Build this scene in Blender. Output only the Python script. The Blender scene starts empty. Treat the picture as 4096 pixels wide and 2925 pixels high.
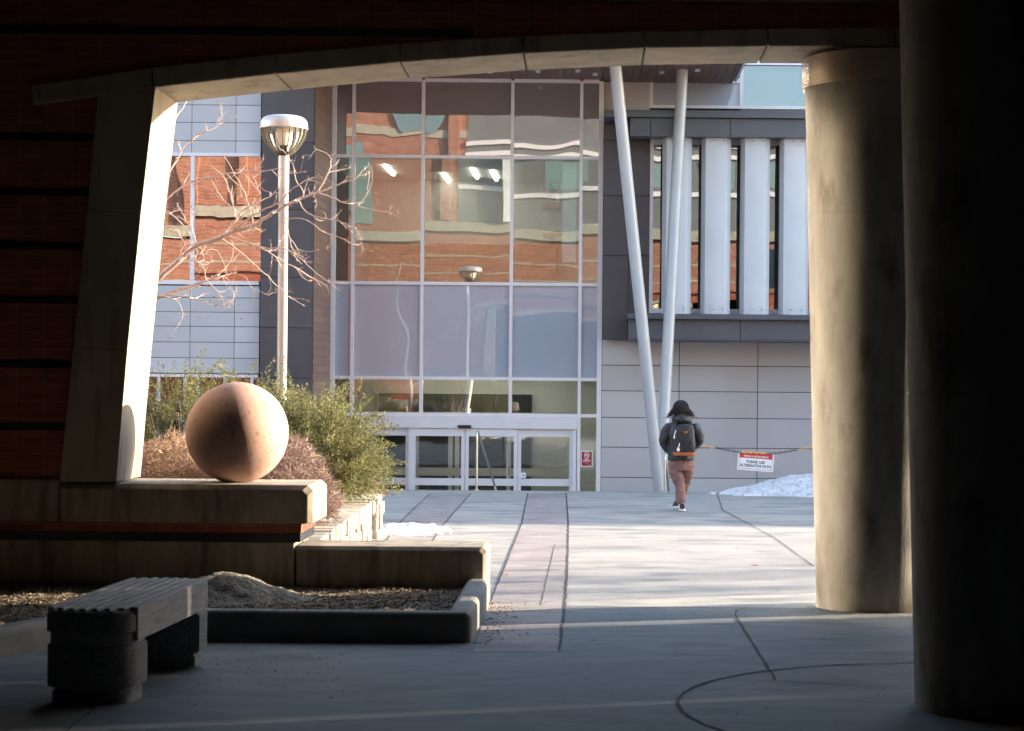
import bpy, bmesh, math, random
from mathutils import Vector, Matrix, noise
R = math.radians
C = bpy.context.scene.collection
scene = bpy.context.scene
rnd = random.Random(7)

# ---------------------------------------------------------------- camera model (measured from the photograph)
FPX, VX, VY, ROLL, CAMZ = 4000.0, 1300.0, 840.0, 0.0087, 1.64
def P(px, py, d):
    s = d / FPX
    return Vector((s*((px-VX)+ROLL*(py-VY)), d, CAMZ+s*(ROLL*(px-VX)-(py-VY))))
def XP(px, py, d): return P(px, py, d).x
def ZP(px, py, d): return P(px, py, d).z
def gz(y): return -0.019*(y-9.0)
def G(px, py):
    v = (ROLL*(px-VX)-(py-VY))/FPX
    d = (0.019*9.0-CAMZ)/(v+0.019)
    return P(px, py, d)

# ---------------------------------------------------------------- mesh builder
class MB:
    def __init__(self): self.v=[]; self.f=[]; self.m=[]; self.mi=0
    def add(self, vs, fs):
        o=len(self.v); self.v += [tuple(p) for p in vs]
        for f in fs: self.f.append([i+o for i in f]); self.m.append(self.mi)
        return self
    def box(self, x0,x1,y0,y1,z0,z1):
        if x0>x1: x0,x1=x1,x0
        if y0>y1: y0,y1=y1,y0
        if z0>z1: z0,z1=z1,z0
        vs=[(x0,y0,z0),(x1,y0,z0),(x1,y1,z0),(x0,y1,z0),(x0,y0,z1),(x1,y0,z1),(x1,y1,z1),(x0,y1,z1)]
        return self.add(vs,[(0,3,2,1),(4,5,6,7),(0,1,5,4),(1,2,6,5),(2,3,7,6),(3,0,4,7)])
    def prism(self, pts, y0, y1):           # polygon of (x,z), counter-clockwise seen from -Y, extruded along Y
        n=len(pts); vs=[(x,y0,z) for x,z in pts]+[(x,y1,z) for x,z in pts]
        fs=[tuple(range(n)), tuple(range(2*n-1,n-1,-1))]
        for i in range(n):
            j=(i+1)%n; fs.append((i,i+n,j+n,j))
        return self.add(vs,fs)
    def prismz(self, pts, z0, z1):          # polygon of (x,y) extruded along Z
        n=len(pts); vs=[(x,y,z0) for x,y in pts]+[(x,y,z1) for x,y in pts]
        fs=[tuple(range(n-1,-1,-1)), tuple(range(n,2*n))]
        for i in range(n):
            j=(i+1)%n; fs.append((i,j,j+n,i+n))
        return self.add(vs,fs)
    def quad(self, a,b,c,d): return self.add([a,b,c,d],[(0,1,2,3)])
    def tube(self, pts, rad, n=8, cap=True):
        pts=[Vector(p) for p in pts]
        if not hasattr(rad,'__len__'): rad=[rad]*len(pts)
        t0=(pts[1]-pts[0]).normalized()
        up=Vector((0,0,1)) if abs(t0.z)<.9 else Vector((1,0,0))
        u=t0.cross(up).normalized()
        vs=[]
        for i,p in enumerate(pts):
            if i==0: t=pts[1]-pts[0]
            elif i==len(pts)-1: t=pts[-1]-pts[-2]
            else: t=pts[i+1]-pts[i-1]
            t.normalize(); u=(u-t*u.dot(t)).normalized(); w=t.cross(u)
            for k in range(n):
                a=2*math.pi*k/n; vs.append(p+(u*math.cos(a)+w*math.sin(a))*rad[i])
        fs=[]
        for i in range(len(pts)-1):
            for k in range(n):
                k2=(k+1)%n; fs.append((i*n+k,i*n+k2,(i+1)*n+k2,(i+1)*n+k))
        if cap:
            fs.append(tuple(range(n-1,-1,-1))); b=(len(pts)-1)*n; fs.append(tuple(range(b,b+n)))
        return self.add(vs,fs)
    def lathe(self, prof, c=(0,0), n=40, closed=True):   # profile (r,z)
        vs=[]
        for r,z in prof:
            for k in range(n):
                a=2*math.pi*k/n; vs.append((c[0]+r*math.cos(a),c[1]+r*math.sin(a),z))
        fs=[]
        for i in range(len(prof)-1):
            for k in range(n):
                k2=(k+1)%n; fs.append((i*n+k,i*n+k2,(i+1)*n+k2,(i+1)*n+k))
        if closed:
            fs.append(tuple(range(n-1,-1,-1))); b=(len(prof)-1)*n; fs.append(tuple(range(b,b+n)))
        return self.add(vs,fs)
    def loft(self, rings, n=20, pw=2.0):     # rings: (cx,cy,cz,rx,ry)
        vs=[]
        for cx,cy,cz,rx,ry in rings:
            for k in range(n):
                a=2*math.pi*k/n; ca,sa=math.cos(a),math.sin(a)
                vs.append((cx+rx*math.copysign(abs(ca)**(2/pw),ca), cy+ry*math.copysign(abs(sa)**(2/pw),sa), cz))
        fs=[]
        for i in range(len(rings)-1):
            for k in range(n):
                k2=(k+1)%n; fs.append((i*n+k,i*n+k2,(i+1)*n+k2,(i+1)*n+k))
        fs.append(tuple(range(n-1,-1,-1))); b=(len(rings)-1)*n; fs.append(tuple(range(b,b+n)))
        return self.add(vs,fs)
    def sphere(self, c, r, nu=16, nv=10, sc=(1,1,1)):
        vs=[];fs=[]
        for i in range(nv+1):
            t=math.pi*i/nv
            for k in range(nu):
                a=2*math.pi*k/nu
                vs.append((c[0]+r*sc[0]*math.sin(t)*math.cos(a),c[1]+r*sc[1]*math.sin(t)*math.sin(a),c[2]-r*sc[2]*math.cos(t)))
        for i in range(nv):
            for k in range(nu):
                k2=(k+1)%nu; fs.append((i*nu+k,i*nu+k2,(i+1)*nu+k2,(i+1)*nu+k))
        return self.add(vs,fs)
    def xform(self, M, start=0):
        for i in range(start,len(self.v)): self.v[i]=tuple(M@Vector(self.v[i]))
        return self
    def build(self, name, mats, parent=None, smooth=False, bevel=0, seg=2):
        me=bpy.data.meshes.new(name); me.from_pydata(self.v,[],self.f)
        if not isinstance(mats,(list,tuple)): mats=[mats]
        for m in mats: me.materials.append(m)
        if len(mats)>1: me.polygons.foreach_set('material_index',self.m)
        bm=bmesh.new(); bm.from_mesh(me); bmesh.ops.remove_doubles(bm,verts=bm.verts,dist=1e-6)
        if len(bm.faces)<20000: bmesh.ops.recalc_face_normals(bm,faces=bm.faces)
        bm.to_mesh(me); bm.free()
        if smooth:
            me.polygons.foreach_set('use_smooth',[True]*len(me.polygons))
            try: me.set_sharp_from_angle(angle=R(40))
            except Exception: pass
        o=bpy.data.objects.new(name,me); C.objects.link(o)
        if bevel:
            b=o.modifiers.new('bevel','BEVEL'); b.width=bevel; b.segments=seg; b.limit_method='ANGLE'; b.angle_limit=R(35)
        if parent is not None: adopt(o,parent)
        return o
def adopt(o, parent):
    o.parent=parent; o.matrix_parent_inverse=Matrix.Translation(-Vector(parent.location)) if parent.type=='EMPTY' else Matrix.Identity(4)
def tag(o, label=None, cat=None, group=None, kind=None):
    if label: o['label']=label
    if cat: o['category']=cat
    if group: o['group']=group
    if kind: o['kind']=kind
    return o
def thing(name, label, cat, loc, group=None):
    o=bpy.data.objects.new(name,None); C.objects.link(o); o.location=loc; o.empty_display_size=.2
    return tag(o,label,cat,group)
def struct(o): o['kind']='structure'; return o

# ---------------------------------------------------------------- materials
def newmat(name):
    m=bpy.data.materials.new(name); m.use_nodes=True; nt=m.node_tree
    b=nt.nodes['Principled BSDF']; return m,nt,b
def N(nt,t,**kw):
    n=nt.nodes.new(t)
    for k,v in kw.items():
        if k in n.inputs: n.inputs[k].default_value=v
        else: setattr(n,k,v)
    return n
def coords(nt, scale=(1,1,1)):
    tc=nt.nodes.new('ShaderNodeTexCoord'); mp=nt.nodes.new('ShaderNodeMapping'); mp.inputs['Scale'].default_value=scale
    nt.links.new(tc.outputs['Object'],mp.inputs['Vector']); return mp.outputs['Vector']
def noise_ramp(nt, vec, scale, c1, c2, lo=.35, hi=.65, detail=6, rough=.6):
    n=N(nt,'ShaderNodeTexNoise',Scale=scale,Detail=detail,Roughness=rough); nt.links.new(vec,n.inputs['Vector'])
    r=nt.nodes.new('ShaderNodeValToRGB'); e=r.color_ramp.elements
    e[0].position=lo; e[1].position=hi; e[0].color=(*c1,1); e[1].color=(*c2,1)
    nt.links.new(n.outputs['Fac'],r.inputs['Fac']); return r.outputs['Color'], n.outputs['Fac']
def mixc(nt, a, b, fac, mode='MIX'):
    m=nt.nodes.new('ShaderNodeMix'); m.data_type='RGBA'; m.blend_type=mode
    if isinstance(fac,(int,float)): m.inputs[0].default_value=fac
    else: nt.links.new(fac,m.inputs[0])
    for s,i in ((a,6),(b,7)):
        if isinstance(s,tuple): m.inputs[i].default_value=(*s,1)
        else: nt.links.new(s,m.inputs[i])
    return m.outputs[2]
def bump(nt, b, height, strength=.3, dist=.01):
    bp=nt.nodes.new('ShaderNodeBump'); bp.inputs['Strength'].default_value=strength; bp.inputs['Distance'].default_value=dist
    nt.links.new(height,bp.inputs['Height']); nt.links.new(bp.outputs['Normal'],b.inputs['Normal'])
def pmat(name, c1, c2, scale=4, rough=.7, bmp=.2, bdist=.004, stretch=(1,1,1), metal=0, bscale=None, stain=None, lo=.35, hi=.65, spec=.5):
    m,nt,b=newmat(name); v=coords(nt,stretch)
    col,fac=noise_ramp(nt,v,scale,c1,c2,lo,hi)
    if stain:                                    # (colour, scale, stretch, lo, hi)
        v2=coords(nt,stain[2]); s,_=noise_ramp(nt,v2,stain[1],(0,0,0),(1,1,1),stain[3],stain[4])
        col=mixc(nt,col,stain[0],s)
    nt.links.new(col,b.inputs['Base Color']); b.inputs['Roughness'].default_value=rough; b.inputs['Metallic'].default_value=metal
    b.inputs['Specular IOR Level'].default_value=spec
    if bmp:
        n=N(nt,'ShaderNodeTexNoise',Scale=bscale or scale*8,Detail=5.0); nt.links.new(v,n.inputs['Vector'])
        bump(nt,b,n.outputs['Fac'],bmp,bdist)
    return m
def brickmat(name, c1, c2, mortar, bw=.2, bh=.065, offset=0.0, rough=.75):
    m,nt,b=newmat(name)
    tc=nt.nodes.new('ShaderNodeTexCoord'); sp=nt.nodes.new('ShaderNodeSeparateXYZ'); nt.links.new(tc.outputs['Object'],sp.inputs[0])
    ad=N(nt,'ShaderNodeMath',operation='ADD'); nt.links.new(sp.outputs[0],ad.inputs[0]); nt.links.new(sp.outputs[1],ad.inputs[1])
    cb=nt.nodes.new('ShaderNodeCombineXYZ'); nt.links.new(ad.outputs[0],cb.inputs[0]); nt.links.new(sp.outputs[2],cb.inputs[1])
    br=nt.nodes.new('ShaderNodeTexBrick'); br.offset=offset; br.squash=1
    br.inputs['Scale'].default_value=1; br.inputs['Brick Width'].default_value=bw; br.inputs['Row Height'].default_value=bh
    br.inputs['Mortar Size'].default_value=.005; br.inputs['Mortar Smooth'].default_value=.1; br.inputs['Bias'].default_value=0
    br.inputs['Color1'].default_value=(*c1,1); br.inputs['Color2'].default_value=(*c2,1); br.inputs['Mortar'].default_value=(*mortar,1)
    nt.links.new(cb.outputs[0],br.inputs['Vector'])
    n=N(nt,'ShaderNodeTexNoise',Scale=7.0,Detail=5.0); nt.links.new(tc.outputs['Object'],n.inputs['Vector'])
    col=mixc(nt,br.outputs['Color'],(.0,.0,.0),.0)
    mx=nt.nodes.new('ShaderNodeMix'); mx.data_type='RGBA'; mx.blend_type='OVERLAY'; mx.inputs[0].default_value=.5
    nt.links.new(br.outputs['Color'],mx.inputs[6]); nt.links.new(n.outputs['Fac'],mx.inputs[7])
    nt.links.new(mx.outputs[2],b.inputs['Base Color']); b.inputs['Roughness'].default_value=rough
    iv=N(nt,'ShaderNodeMath',operation='SUBTRACT'); iv.inputs[0].default_value=1; nt.links.new(br.outputs['Fac'],iv.inputs[1])
    bump(nt,b,iv.outputs[0],.6,.006)
    return m
def glassmat(name, tint, refl, wav=.35, wscale=.9, rough=.0, base=None, wdist=.02):
    """coated window glass: part mirror, part see-through (or part opaque when base is given); wavy panes"""
    m=bpy.data.materials.new(name); m.use_nodes=True; nt=m.node_tree; nt.nodes.clear()
    out=nt.nodes.new('ShaderNodeOutputMaterial'); mix=nt.nodes.new('ShaderNodeMixShader')
    gl=nt.nodes.new('ShaderNodeBsdfGlossy'); gl.inputs['Roughness'].default_value=rough; gl.inputs['Color'].default_value=(*refl[1],1)
    if base:
        tr=nt.nodes.new('ShaderNodeBsdfDiffuse'); tr.inputs['Color'].default_value=(*base,1)
    else:
        tr=nt.nodes.new('ShaderNodeBsdfTransparent'); tr.inputs['Color'].default_value=(*tint,1)
    v=coords(nt,(1.15,1,.5)); n=N(nt,'ShaderNodeTexNoise',Scale=wscale,Detail=1.2,Roughness=.35,Distortion=.35); nt.links.new(v,n.inputs['Vector'])
    bp=nt.nodes.new('ShaderNodeBump'); bp.inputs['Strength'].default_value=wav; bp.inputs['Distance'].default_value=wdist
    nt.links.new(n.outputs['Fac'],bp.inputs['Height']); nt.links.new(bp.outputs['Normal'],gl.inputs['Normal'])
    fr=nt.nodes.new('ShaderNodeLayerWeight'); fr.inputs['Blend'].default_value=.15
    mp=nt.nodes.new('ShaderNodeMapRange'); mp.inputs['To Min'].default_value=refl[0]; mp.inputs['To Max'].default_value=1
    nt.links.new(fr.outputs['Fresnel'],mp.inputs['Value']); nt.links.new(mp.outputs[0],mix.inputs[0])
    nt.links.new(tr.outputs[0],mix.inputs[1]); nt.links.new(gl.outputs[0],mix.inputs[2]); nt.links.new(mix.outputs[0],out.inputs[0])
    return m
def flat(name, c, rough=.5, metal=0, spec=.5):
    m,nt,b=newmat(name); v=coords(nt)
    c2=tuple(min(1,x*1.12+.004) for x in c)
    col,f=noise_ramp(nt,v,14,c,c2,.3,.7); nt.links.new(col,b.inputs['Base Color'])
    b.inputs['Roughness'].default_value=rough; b.inputs['Metallic'].default_value=metal; b.inputs['Specular IOR Level'].default_value=spec
    return m
def emis(name,c,s):
    m,nt,b=newmat(name); b.inputs['Base Color'].default_value=(*c,1); b.inputs['Emission Color'].default_value=(*c,1); b.inputs['Emission Strength'].default_value=s
    return m

M={}
M['concrete']=pmat('weathered_concrete',(.33,.29,.23),(.43,.385,.315),3,.85,.25,.003,(1,1,.5),stain=((.12,.105,.085),3.2,(2.2,2.2,.28),.56,.8))
M['column']=pmat('column_concrete',(.25,.23,.20),(.37,.345,.305),3.0,.8,.45,.004,(1.8,1.8,.5),bscale=34,stain=((.12,.095,.07),3.2,(1.3,1.3,.55),.52,.72))
M['parapet']=pmat('streaked_concrete',(.31,.27,.215),(.41,.365,.295),5,.85,.3,.003,(2.6,2.6,.8),stain=((.13,.112,.088),2.6,(2.6,2.6,.35),.5,.72))
M['stone']=pmat('pale_stone',(.33,.295,.24),(.44,.40,.33),5,.85,.5,.01,bscale=14,stain=((.3,.25,.19),6,(1,1,1),.58,.8))
M['brick']=brickmat('red_brick',(.25,.058,.03),(.33,.09,.045),(.26,.16,.12))
M['brick_out']=brickmat('outer_red_brick',(.29,.105,.066),(.36,.15,.095),(.42,.35,.30),bw=.4,bh=.12,offset=.5)
M['black_brick']=brickmat('black_glazed_brick',(.012,.015,.018),(.018,.021,.024),(.02,.02,.02),rough=.35)
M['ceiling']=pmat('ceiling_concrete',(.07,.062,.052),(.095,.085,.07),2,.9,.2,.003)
M['ball']=pmat('cast_ball_concrete',(.43,.265,.22),(.52,.34,.29),2.2,.8,.4,.004,bscale=70,stain=((.20,.12,.09),24,(1,1,1),.59,.70))
M['plaza']=pmat('plaza_concrete',(.275,.27,.258),(.38,.367,.342),1.3,.72,.35,.003,(1,1.6,1),bscale=40,stain=((.185,.195,.2),1.1,(1,1.8,1),.52,.66))
M['paver']=pmat('mauve_paver',(.25,.23,.232),(.335,.305,.30),2.5,.75,.25,.002,bscale=30,stain=((.18,.15,.15),1.4,(1,2,1),.5,.7))
M['joint']=flat('joint_gap',(.035,.033,.032),.9)
M['kerb']=pmat('kerb_concrete',(.18,.18,.175),(.25,.245,.235),6,.85,.3,.004,stain=((.1,.1,.1),5,(1,1,1),.58,.75))
M['gravel']=pmat('wood_chip_gravel',(.09,.07,.05),(.24,.19,.135),40,.95,.6,.01)
M['chip']=pmat('gravel_chips',(.10,.078,.055),(.31,.25,.18),25,.95,.2,.002)
M['soil']=pmat('dry_soil',(.09,.085,.075),(.25,.235,.20),30,.95,1.0,.02,bscale=60)
M['bed']=pmat('planting_soil',(.10,.07,.05),(.2,.14,.10),10,.95,.6,.01)
M['snow']=pmat('crusty_snow',(.78,.79,.82),(.9,.9,.92),8,.6,.7,.02,bscale=22)
M['snow_dirty']=pmat('dirty_snow',(.58,.57,.58),(.76,.77,.80),9,.65,.6,.02,bscale=40,stain=((.30,.25,.22),16,(1,1,1),.54,.70))
M['aggregate']=pmat('exposed_aggregate',(.13,.135,.14),(.38,.375,.37),110,.85,.5,.004,bscale=130,lo=.4,hi=.62)
M['agg_band']=pmat('smooth_cast_band',(.27,.28,.285),(.34,.345,.345),12,.8,.15,.002)
M['wood']=pmat('weathered_bench_wood',(.34,.31,.30),(.50,.465,.445),6,.7,.3,.002,(8,.7,8),stain=((.14,.11,.1),5,(3,3,6),.6,.75))
M['panel']=pmat('pale_metal_panel',(.50,.49,.51),(.525,.515,.535),1.1,.45,.06,.001)
M['panel_warm']=pmat('blush_grey_panel',(.47,.445,.455),(.50,.47,.48),.9,.5,.06,.001)
M['charcoal']=pmat('charcoal_panel',(.062,.055,.062),(.075,.067,.072),1.5,.42,.05,.001)
def island_tone(m,amt):
    nt=m.node_tree; b=nt.nodes['Principled BSDF']; l=b.inputs['Base Color'].links[0]; src=l.from_socket
    g=nt.nodes.new('ShaderNodeNewGeometry'); mr=nt.nodes.new('ShaderNodeMapRange'); mr.inputs['To Min'].default_value=1-amt; mr.inputs['To Max'].default_value=1+amt*.4
    nt.links.new(g.outputs['Random Per Island'],mr.inputs['Value']); mx=nt.nodes.new('ShaderNodeMix'); mx.data_type='RGBA'; mx.blend_type='MULTIPLY'; mx.inputs[0].default_value=1
    nt.links.new(src,mx.inputs[6]); nt.links.new(mr.outputs[0],mx.inputs[7]); nt.links.new(mx.outputs[2],b.inputs['Base Color'])
for k in ('panel','panel_warm','charcoal','stone','wood'): island_tone(M[k],.10 if k in('panel','panel_warm') else .22)
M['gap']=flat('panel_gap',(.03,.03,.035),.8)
M['charcoal_blue']=pmat('slate_metal',(.075,.082,.1),(.09,.096,.112),2,.4,.05,.001)
M['siding']=brickmat('wood_look_siding',(.20,.115,.095),(.24,.145,.12),(.10,.06,.05),bw=1.6,bh=.17,offset=.5,rough=.5)
M['frame']=pmat('anodised_frame',(.72,.68,.71),(.76,.72,.75),3,.35,.02,.001)
M['door_frame']=pmat('silver_door_frame',(.70,.68,.72),(.74,.72,.76),3,.35,.02,.001)
M['pipe']=pmat('painted_steel',(.44,.455,.48),(.48,.495,.52),2,.28,.03,.001)
M['fin']=pmat('perforated_fin_metal',(.54,.565,.61),(.58,.60,.65),1.2,.4,.03,.001)
M['steel']=pmat('brushed_steel',(.55,.54,.52),(.66,.65,.62),10,.28,.05,.001,(1,1,.2),metal=1)
M['lamp_metal']=pmat('lamp_aluminium',(.52,.51,.49),(.62,.61,.59),7,.38,.06,.001,(1,1,.3),metal=.35)
M['lens']=pmat('frosted_lens',(.78,.72,.58),(.84,.79,.66),8,.3,0)
M['bark']=pmat('pale_bark',(.40,.32,.29),(.54,.45,.41),30,.8,.4,.003)
M['glass_clear']=glassmat('clear_window_glass',(.80,.90,.87),(.21,(.92,.96,.95)),.42,.6)
M['glass_band']=glassmat('band_window_glass',(.5,.55,.55),(.46,(1,.96,.92)),.10,1.6)
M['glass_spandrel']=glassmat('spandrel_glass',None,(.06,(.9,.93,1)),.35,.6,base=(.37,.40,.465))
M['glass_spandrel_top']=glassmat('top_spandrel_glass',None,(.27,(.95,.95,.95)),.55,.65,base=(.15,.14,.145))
M['glass_door']=glassmat('door_glass',(.72,.75,.7),(.17,(.9,.95,.92)),.5,1.3)
M['glass_dark']=glassmat('dark_window_glass',(.18,.22,.22),(.30,(.9,.95,.93)),.25,1.2)
M['white_wall']=flat('indoor_plaster',(.55,.55,.52),.8)
M['indoor_wood']=pmat('cabinet_wood',(.38,.2,.11),(.48,.27,.16),3,.5,.05,.001,(1,1,6))
M['indoor_floor']=flat('indoor_floor',(.2,.19,.17),.5)
M['strip']=emis('lit_strip',(1,.93,.82),1.8)
M['grey_clad']=pmat('grey_cladding',(.15,.15,.155),(.18,.18,.185),1.1,.5,.05,.001)
M['rib']=flat('olive_rib_metal',(.20,.19,.15),.45)
M['glass_low']=glassmat('low_window_glass',(.3,.36,.4),(.14,(.9,.95,1)),.2,1.2)
M['glass_sky']=glassmat('sky_reflecting_glass',(.5,.55,.55),(.15,(.9,.96,1)),.8,.7)
M['slab']=pmat('shade_toned_slab',(.13,.14,.15),(.19,.20,.205),1.6,.7,.35,.003,(1,1.8,1),bscale=40,stain=((.10,.108,.115),1.3,(1,2.2,1),.5,.68))  # darker than the plaza: own tone plus underpass shade put into the colour
M['dark']=flat('black_plastic',(.012,.012,.014),.4)
M['white']=flat('white_paint',(.78,.78,.80),.5)
M['red']=flat('sign_red',(.55,.05,.045),.5)
M['dullred']=flat('deep_red_sign',(.33,.025,.035),.45)
M['pinkwhite']=flat('faded_print',(.55,.2,.21),.5)
M['ink']=flat('black_ink',(.015,.017,.02),.6)
M['yellow']=flat('yellow_plastic',(.80,.46,.10),.5)
M['chainblack']=flat('black_chain_plastic',(.02,.022,.03),.45)
M['skin']=flat('skin',(.45,.28,.2),.6)
M['hair']=pmat('black_hair',(.003,.003,.004),(.009,.009,.011),20,.6,.5,.004,(6,6,.6))
M['jacket']=pmat('dark_padded_jacket',(.018,.021,.027),(.03,.034,.042),9,.5,.8,.02,(1,1,2.5),bscale=14)
M['pants']=pmat('dusty_rose_trousers',(.185,.105,.096),(.25,.15,.14),7,.85,.6,.015,(1,1,1.6),bscale=16)
M['shoe']=flat('navy_shoe',(.035,.037,.055),.7)
M['sole']=flat('white_sole',(.7,.69,.66),.6)
M['pack']=pmat('black_pack_cloth',(.012,.014,.018),(.024,.027,.033),10,.6,.7,.012,bscale=13)
M['orange']=flat('orange_leather',(.46,.125,.04),.55)
M['leaf']=flat('fallen_leaf',(.5,.14,.04),.7)
M['asphalt']=flat('ground_asphalt',(.09,.09,.09),.9)
M['perf']=None
def foliage(name, c1, c2, c3, trans=.35):
    m,nt,b=newmat(name); oi=nt.nodes.new('ShaderNodeNewGeometry')
    r=nt.nodes.new('ShaderNodeValToRGB'); e=r.color_ramp.elements; e[0].color=(*c1,1); e[1].color=(*c3,1); x=e.new(.5); x.color=(*c2,1)
    nt.links.new(oi.outputs['Random Per Island'],r.inputs['Fac']); nt.links.new(r.outputs[0],b.inputs['Base Color']); b.inputs['Roughness'].default_value=.7
    b.inputs['Specular IOR Level'].default_value=.2
    tl=nt.nodes.new('ShaderNodeBsdfTranslucent'); nt.links.new(r.outputs[0],tl.inputs[0])
    mx=nt.nodes.new('ShaderNodeMixShader'); mx.inputs[0].default_value=trans
    out=nt.nodes['Material Output']; nt.links.new(b.outputs[0],mx.inputs[1]); nt.links.new(tl.outputs[0],mx.inputs[2]); nt.links.new(mx.outputs[0],out.inputs[0])
    return m
M['juniper']=foliage('juniper_needles',(.055,.065,.03),(.165,.175,.075),(.35,.335,.17))
M['drygrass']=foliage('dry_golden_twigs',(.21,.13,.085),(.33,.22,.145),(.47,.345,.245),.2)
M['drymauve']=foliage('dry_mauve_twigs',(.17,.115,.10),(.27,.19,.165),(.39,.295,.255),.15)
def perfmat():
    m,nt,b=newmat('perforated_collar'); b.inputs['Base Color'].default_value=(.34,.25,.18,1); b.inputs['Metallic'].default_value=.6; b.inputs['Roughness'].default_value=.35
    return m
# ================================================================ GROUND
struct(MB().quad((-400,-300,-2.2),(400,-300,-2.2),(400,500,-2.2),(-400,500,-2.2)).build('ground',M['asphalt']))
YC=33.8
mb=MB()
ys=[-9,0,9,14,20,26,30,YC-.25]; x0,x1=-14,60
vs=[];fs=[]
for y in ys: vs+=[(x0,y,gz(y)),(x1,y,gz(y))]
zc=gz(YC)-.012
vs+=[(x0,YC,zc),(x1,YC,zc),(x0,YC+.02,zc-.03),(x1,YC+.02,zc-.03),(x0,YC+.02,-2.1),(x1,YC+.02,-2.1)]
for i in range(len(vs)//2-1): fs.append((2*i,2*i+1,2*i+3,2*i+2))
mb.add(vs,fs); struct(mb.build('plaza',M['plaza']))
mb=MB()
for i in range(6): mb.box(-14,60,YC+.03+i*.32,YC+.03+(i+1)*.32,-2.0,gz(YC)-.02-(i+1)*.17)
struct(mb.build('steps',M['plaza'],bevel=.01))
struct(MB().box(-14,60,YC+.04+6*.32,46,-1.9,-1.62).build('lower_court',M['plaza']))
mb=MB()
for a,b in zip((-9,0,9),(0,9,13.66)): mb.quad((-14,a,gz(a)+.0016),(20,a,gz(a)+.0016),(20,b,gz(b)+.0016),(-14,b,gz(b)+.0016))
struct(mb.build('shade_toned_slab',M['slab']))
# mauve paver strips (sheets 4 mm above the plaza)
def ground_poly(pts, dz): return [(p.x,p.y,gz(p.y)+dz) for p in pts]
def ribbon_strip(left, right, dz):
    L=ground_poly([G(*p) for p in left],dz); Rr=ground_poly([G(*p) for p in right],dz); m=MB()
    for i in range(len(L)-1): m.quad(L[i],Rr[i],Rr[i+1],L[i+1])
    return m
s2L=[(1052,1448),(1085,1345),(1124,1250),(1158,1165),(1172,1096)]
s2R=[(1241,1448),(1254,1345),(1260,1250),(1262,1165),(1257,1096)]
struct(ribbon_strip(s2L,s2R,.003).build('paving_strip',M['paver']))
s1L=[(840,1225),(884,1165),(955,1096)]; s1R=[(945,1225),(985,1165),(1046,1096)]
struct(ribbon_strip(s1L,s1R,.003).build('paving_strip',M['paver']))
# joints between slabs, thin irregular strips 8 mm above
def joint(mb, pts, w, px=True, jit=.004):
    Q=[G(*p) for p in pts] if px else [Vector((p[0],p[1],0)) for p in pts]
    D=[]
    for a,b in zip(Q[:-1],Q[1:]):
        n=max(2,int((b-a).length/.12))
        for i in range(n): D.append(a.lerp(b,i/n))
    D.append(Q[-1]); L=[];Rr=[]
    for i,p in enumerate(D):
        t=(D[min(i+1,len(D)-1)]-D[max(i-1,0)]); t.z=0; t.normalize(); nrm=Vector((-t.y,t.x,0))
        j=rnd.uniform(-jit,jit); ww=w*rnd.uniform(.6,1.25)/2
        a=p+nrm*(j+ww); b=p+nrm*(j-ww)
        L.append((a.x,a.y,gz(a.y)+.0055)); Rr.append((b.x,b.y,gz(b.y)+.0055))
    for i in range(len(D)-1): mb.quad(Rr[i],Rr[i+1],L[i+1],L[i])
mb=MB()
joint(mb,s2R,.022); joint(mb,s2L[1:],.018); joint(mb,s1R,.02); joint(mb,s1L,.016)
joint(mb,[(1200,1345),(1232,1210)],.008)
joint(mb,[(1090,1364),(1256,1352),(1440,1350),(1640,1351),(1800,1356)],.012)
joint(mb,[(1660,1351),(1636,1356),(1632,1364),(1640,1380),(1668,1425),(1700,1475),(1722,1513)],.018)
joint(mb,[(850,1180),(1160,1184),(1500,1187),(1806,1192)],.014)
joint(mb,[(1085,1241),(1258,1241)],.014); joint(mb,[(1265,1246),(1500,1250)],.006,jit=.01)
joint(mb,[(1260,1205),(1420,1208)],.008)
joint(mb,[(820,1128),(1180,1127),(1505,1130),(1806,1143)],.016)
joint(mb,[(1594,1100),(1604,1133),(1660,1163),(1720,1195),(1806,1258)],.014)
NC=G(2222,1574); NC.z=gz(NC.y)
cpts=[(NC.x+1.62*math.cos(a),NC.y+1.62*math.sin(a)) for a in [R(95+i*7) for i in range(26)]]
joint(mb,cpts,.024,px=False,jit=.002)
joint(mb,[(1722,1513),(1850,1521),(2030,1533)],.012)
joint(mb,[(455,1470),(300,1500),(130,1640)],.01)
struct(mb.build('paving_joints',M['joint']))

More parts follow.
